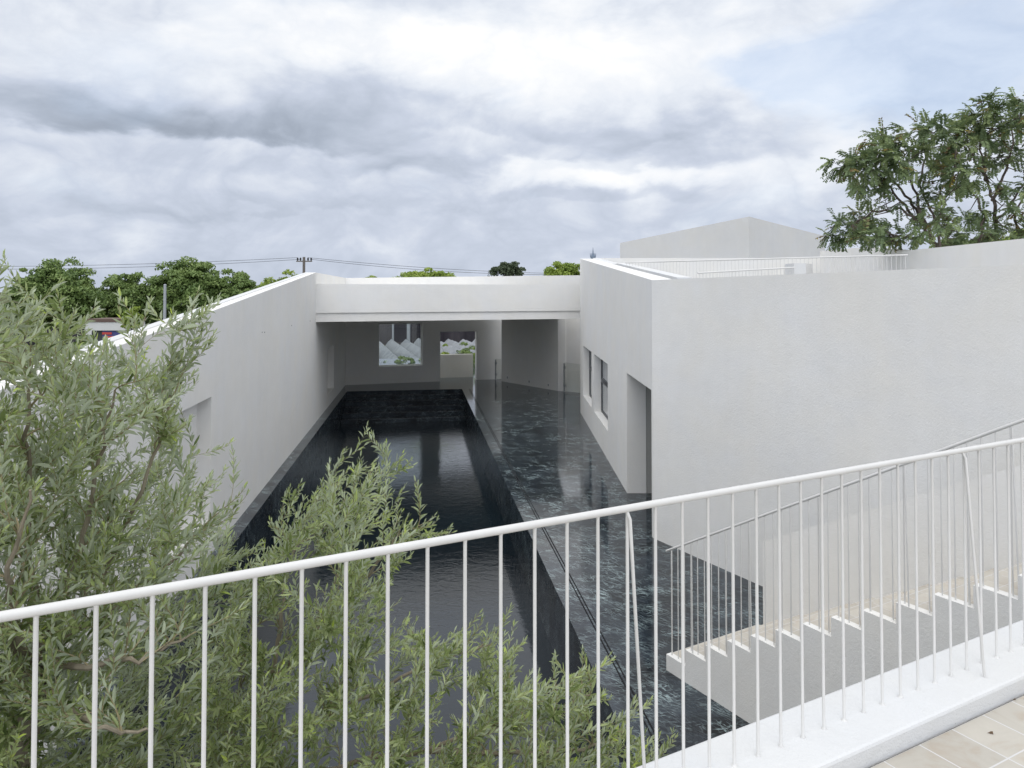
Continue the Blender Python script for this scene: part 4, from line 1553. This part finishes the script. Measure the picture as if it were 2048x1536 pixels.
# ------------------------------------------------------------------ poles and wires
YP = 64.0
pt = on_y(608, 514, YP)
up_ = empty('utility_pole', (pt.x, pt.y, GZ), 'dark wooden utility pole behind the long wall carrying the wires', 'utility pole')
MB().tube([(pt.x, pt.y, GZ), (pt.x, pt.y, pt.z)], [0.15, 0.11], 10).build('pole', M_POLE, up_, True)
MB().wallbox((pt.x - 0.66, pt.y - 0.05), (pt.x + 0.70, pt.y - 0.05), 0.1, pt.z - 0.42, pt.z - 0.32, 1).build('crossarm', M_POLE, up_)
ins = []
for k in (-0.55, -0.3, 0.35, 0.62):
    MB().tube([(pt.x + k, pt.y, pt.z - .32), (pt.x + k, pt.y, pt.z - .18), (pt.x + k, pt.y, pt.z - .05)], [0.04, 0.09, 0.05], 8).build('insulator', M_WIRE, up_, True)


def wire(a, b, sag, lab):
    P = []
    for i in range(17):
        t = i / 16
        p = lerp(a, b, t)
        p.z -= sag * 4 * t * (1 - t)
        P.append(p)
    tag(MB().tube(P, 0.016, 5).build('power_line', M_WIRE), lab, 'wire')


L0 = on_y(-120, 533, YP)
R0 = on_y(1180, 548, YP + 4)
wire(Vector((pt.x - .55, pt.y, pt.z - .05)), L0, 0.22, 'upper overhead wire running left from the utility pole')
wire(Vector((pt.x - .3, pt.y, pt.z - .2)), L0 + Vector((0, 0, -.2)), 0.30, 'lower overhead wire running left from the utility pole')
wire(Vector((pt.x + .35, pt.y, pt.z - .05)), R0, 0.30, 'upper overhead wire running right from the utility pole over the pavilion')
wire(Vector((pt.x + .62, pt.y, pt.z - .2)), R0 + Vector((0, 0, -.05)), 0.42, 'lower overhead wire running right from the utility pole over the pavilion')
gpole = on_y(330, 570, 34)
o = MB().tube([(gpole.x, gpole.y, GZ), (gpole.x, gpole.y, gpole.z)], [0.085, 0.06], 10).tube([(gpole.x, gpole.y, gpole.z - .003), (gpole.x, gpole.y, gpole.z + .04)], [0.07, 0.03], 10).build('metal_post', M_LIGHTPOLE, None, True)
tag(o, 'thin grey metal post rising above the sloping wall in front of the trees', 'post')

# distant finial over the house wall
sp_ = on_y(1186, 500, 150)
g = empty('church_spire', (sp_.x, sp_.y, GZ), 'tiny blue grey spire far behind the top of the house wall', 'spire')
MB().tube([(sp_.x, sp_.y, GZ), (sp_.x, sp_.y, sp_.z - 1.3)], 0.45, 8).build('spire_base', M_SPIRE, g)
MB().tube([(sp_.x, sp_.y, sp_.z - 1.3), (sp_.x, sp_.y, sp_.z - 0.5), (sp_.x, sp_.y, sp_.z + 0.5)], [0.28, 0.12, 0.03], 8).build('spire_tip', M_SPIRE, g, True)
for k in (-1, -.5, .5, 1):
    MB().tube([(sp_.x + k * .3, sp_.y, sp_.z - 1.9), (sp_.x + k * .5, sp_.y, sp_.z - 1.2), (sp_.x + k * .58, sp_.y, sp_.z - 0.6)], [0.12, 0.12, 0.03], 6).build('pinnacle', M_SPIRE, g)

# ------------------------------------------------------------------ field of polytunnels beyond the pavilion
va, vb = on_z(822, 718, GZ), on_z(774.5, 681, GZ)
td = (vb - va).normalized()
tn = Vector((td.y, -td.x, 0))
PW = 1.5


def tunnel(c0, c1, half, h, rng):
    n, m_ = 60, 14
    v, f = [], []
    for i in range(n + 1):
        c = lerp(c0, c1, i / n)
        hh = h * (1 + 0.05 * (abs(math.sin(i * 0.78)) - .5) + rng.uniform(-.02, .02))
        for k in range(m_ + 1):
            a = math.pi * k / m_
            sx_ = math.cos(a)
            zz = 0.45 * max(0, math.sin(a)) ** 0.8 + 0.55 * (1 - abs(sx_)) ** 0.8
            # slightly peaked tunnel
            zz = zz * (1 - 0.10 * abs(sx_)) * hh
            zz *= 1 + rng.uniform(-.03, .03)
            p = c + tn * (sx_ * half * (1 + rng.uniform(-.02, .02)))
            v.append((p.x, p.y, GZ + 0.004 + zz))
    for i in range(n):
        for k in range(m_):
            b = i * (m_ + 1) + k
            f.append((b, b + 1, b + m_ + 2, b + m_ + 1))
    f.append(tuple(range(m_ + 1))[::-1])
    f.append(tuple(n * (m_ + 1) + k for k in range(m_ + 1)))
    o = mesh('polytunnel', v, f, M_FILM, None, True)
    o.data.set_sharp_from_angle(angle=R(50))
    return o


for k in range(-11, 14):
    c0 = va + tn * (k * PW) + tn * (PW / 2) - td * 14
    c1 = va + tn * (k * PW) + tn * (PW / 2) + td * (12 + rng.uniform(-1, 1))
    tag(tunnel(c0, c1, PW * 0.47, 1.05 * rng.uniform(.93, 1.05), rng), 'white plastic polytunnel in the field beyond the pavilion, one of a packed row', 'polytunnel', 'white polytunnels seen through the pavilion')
nb = on_y(700, 600, 112)
nh = empty('net_house', (-20, 84, GZ), 'dark netted farm building behind the white polytunnels', 'farm building')
x0 = -45
wl = MB().prism([(-60, 84), (20, 84), (20, 96), (-60, 96)], GZ, 2.6)
wl.build('net_wall', M_NET, nh)
for px, w in ((786, 0.12), (817, 0.2)):
    q = on_y(px, 660, 83)
    tag(MB().tube([(q.x, q.y, GZ), (q.x, q.y, 2.2)], w, 8).build('field_post', M_LIGHTPOLE, None, True),
        'slim pale post before the dark farm building' if w < .15 else 'thicker pale post before the dark farm building', 'post')

# village roofs behind the olive, far left
Yv = 44
a, b = on_y(178, 645, Yv), on_y(246, 672, Yv)
sh = empty('shop_building', (a.x, Yv, GZ), 'low white shop with a blue and red sign beneath its canopy', 'shop')
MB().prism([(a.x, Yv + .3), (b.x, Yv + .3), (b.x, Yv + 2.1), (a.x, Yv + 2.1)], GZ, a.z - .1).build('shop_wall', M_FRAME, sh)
MB().prism([(a.x - .2, Yv), (b.x + .2, Yv), (b.x + .2, Yv + 2.2), (a.x - .2, Yv + 2.2)], on_y(200, 661, Yv).z, on_y(200, 644, Yv).z).build('canopy', M_HOUSEWALL, sh)
MB().prism([(a.x - .25, Yv - .05), (b.x + .25, Yv - .05), (b.x + .25, Yv + 2.3), (a.x - .25, Yv + 2.3)], on_y(200, 643.8, Yv).z, on_y(200, 638, Yv).z).build('roof_edge', M_ROOFTILE, sh)
c = on_y(203, 672, Yv); d = on_y(240, 661, Yv)
MB().prism([(c.x, Yv + .1), (d.x, Yv + .1), (d.x, Yv + .2), (c.x, Yv + .2)], on_y(200, 680, Yv).z, on_y(200, 661.5, Yv).z).build('sign_board', M_BLUE, sh)
for x0_, x1_, y0_, y1_ in ((204, 223, 664.5, 669), (208, 226, 672, 676)):
    c = on_y(x0_, y1_, Yv + .05); d = on_y(x1_, y0_, Yv + .05)
    MB().prism([(c.x, Yv + .06), (d.x, Yv + .06), (d.x, Yv + .097), (c.x, Yv + .097)], c.z, d.z).build('sign_stripe', M_RED, sh)
Yh = 75
a, b = on_y(170, 636, Yh), on_y(232, 600, Yh)
hs = empty('village_house', (a.x, Yh, GZ), 'pale roofed house far behind the shop between the trees', 'house')
MB().prism([(a.x, Yh), (b.x, Yh), (b.x, Yh + 8), (a.x, Yh + 8)], GZ, on_y(200, 622, Yh).z).build('wall', M_HOUSEWALL, hs)
MB().prism([(a.x - .4, Yh - .4), (b.x + .4, Yh - .4), (b.x + .4, Yh + 8.4), (a.x - .4, Yh + 8.4)], on_y(200, 621.8, Yh).z, [on_y(200, 620, Yh).z] * 2 + [on_y(200, 599, Yh).z] * 2).build('roof', M_ROOFSHEET, hs)
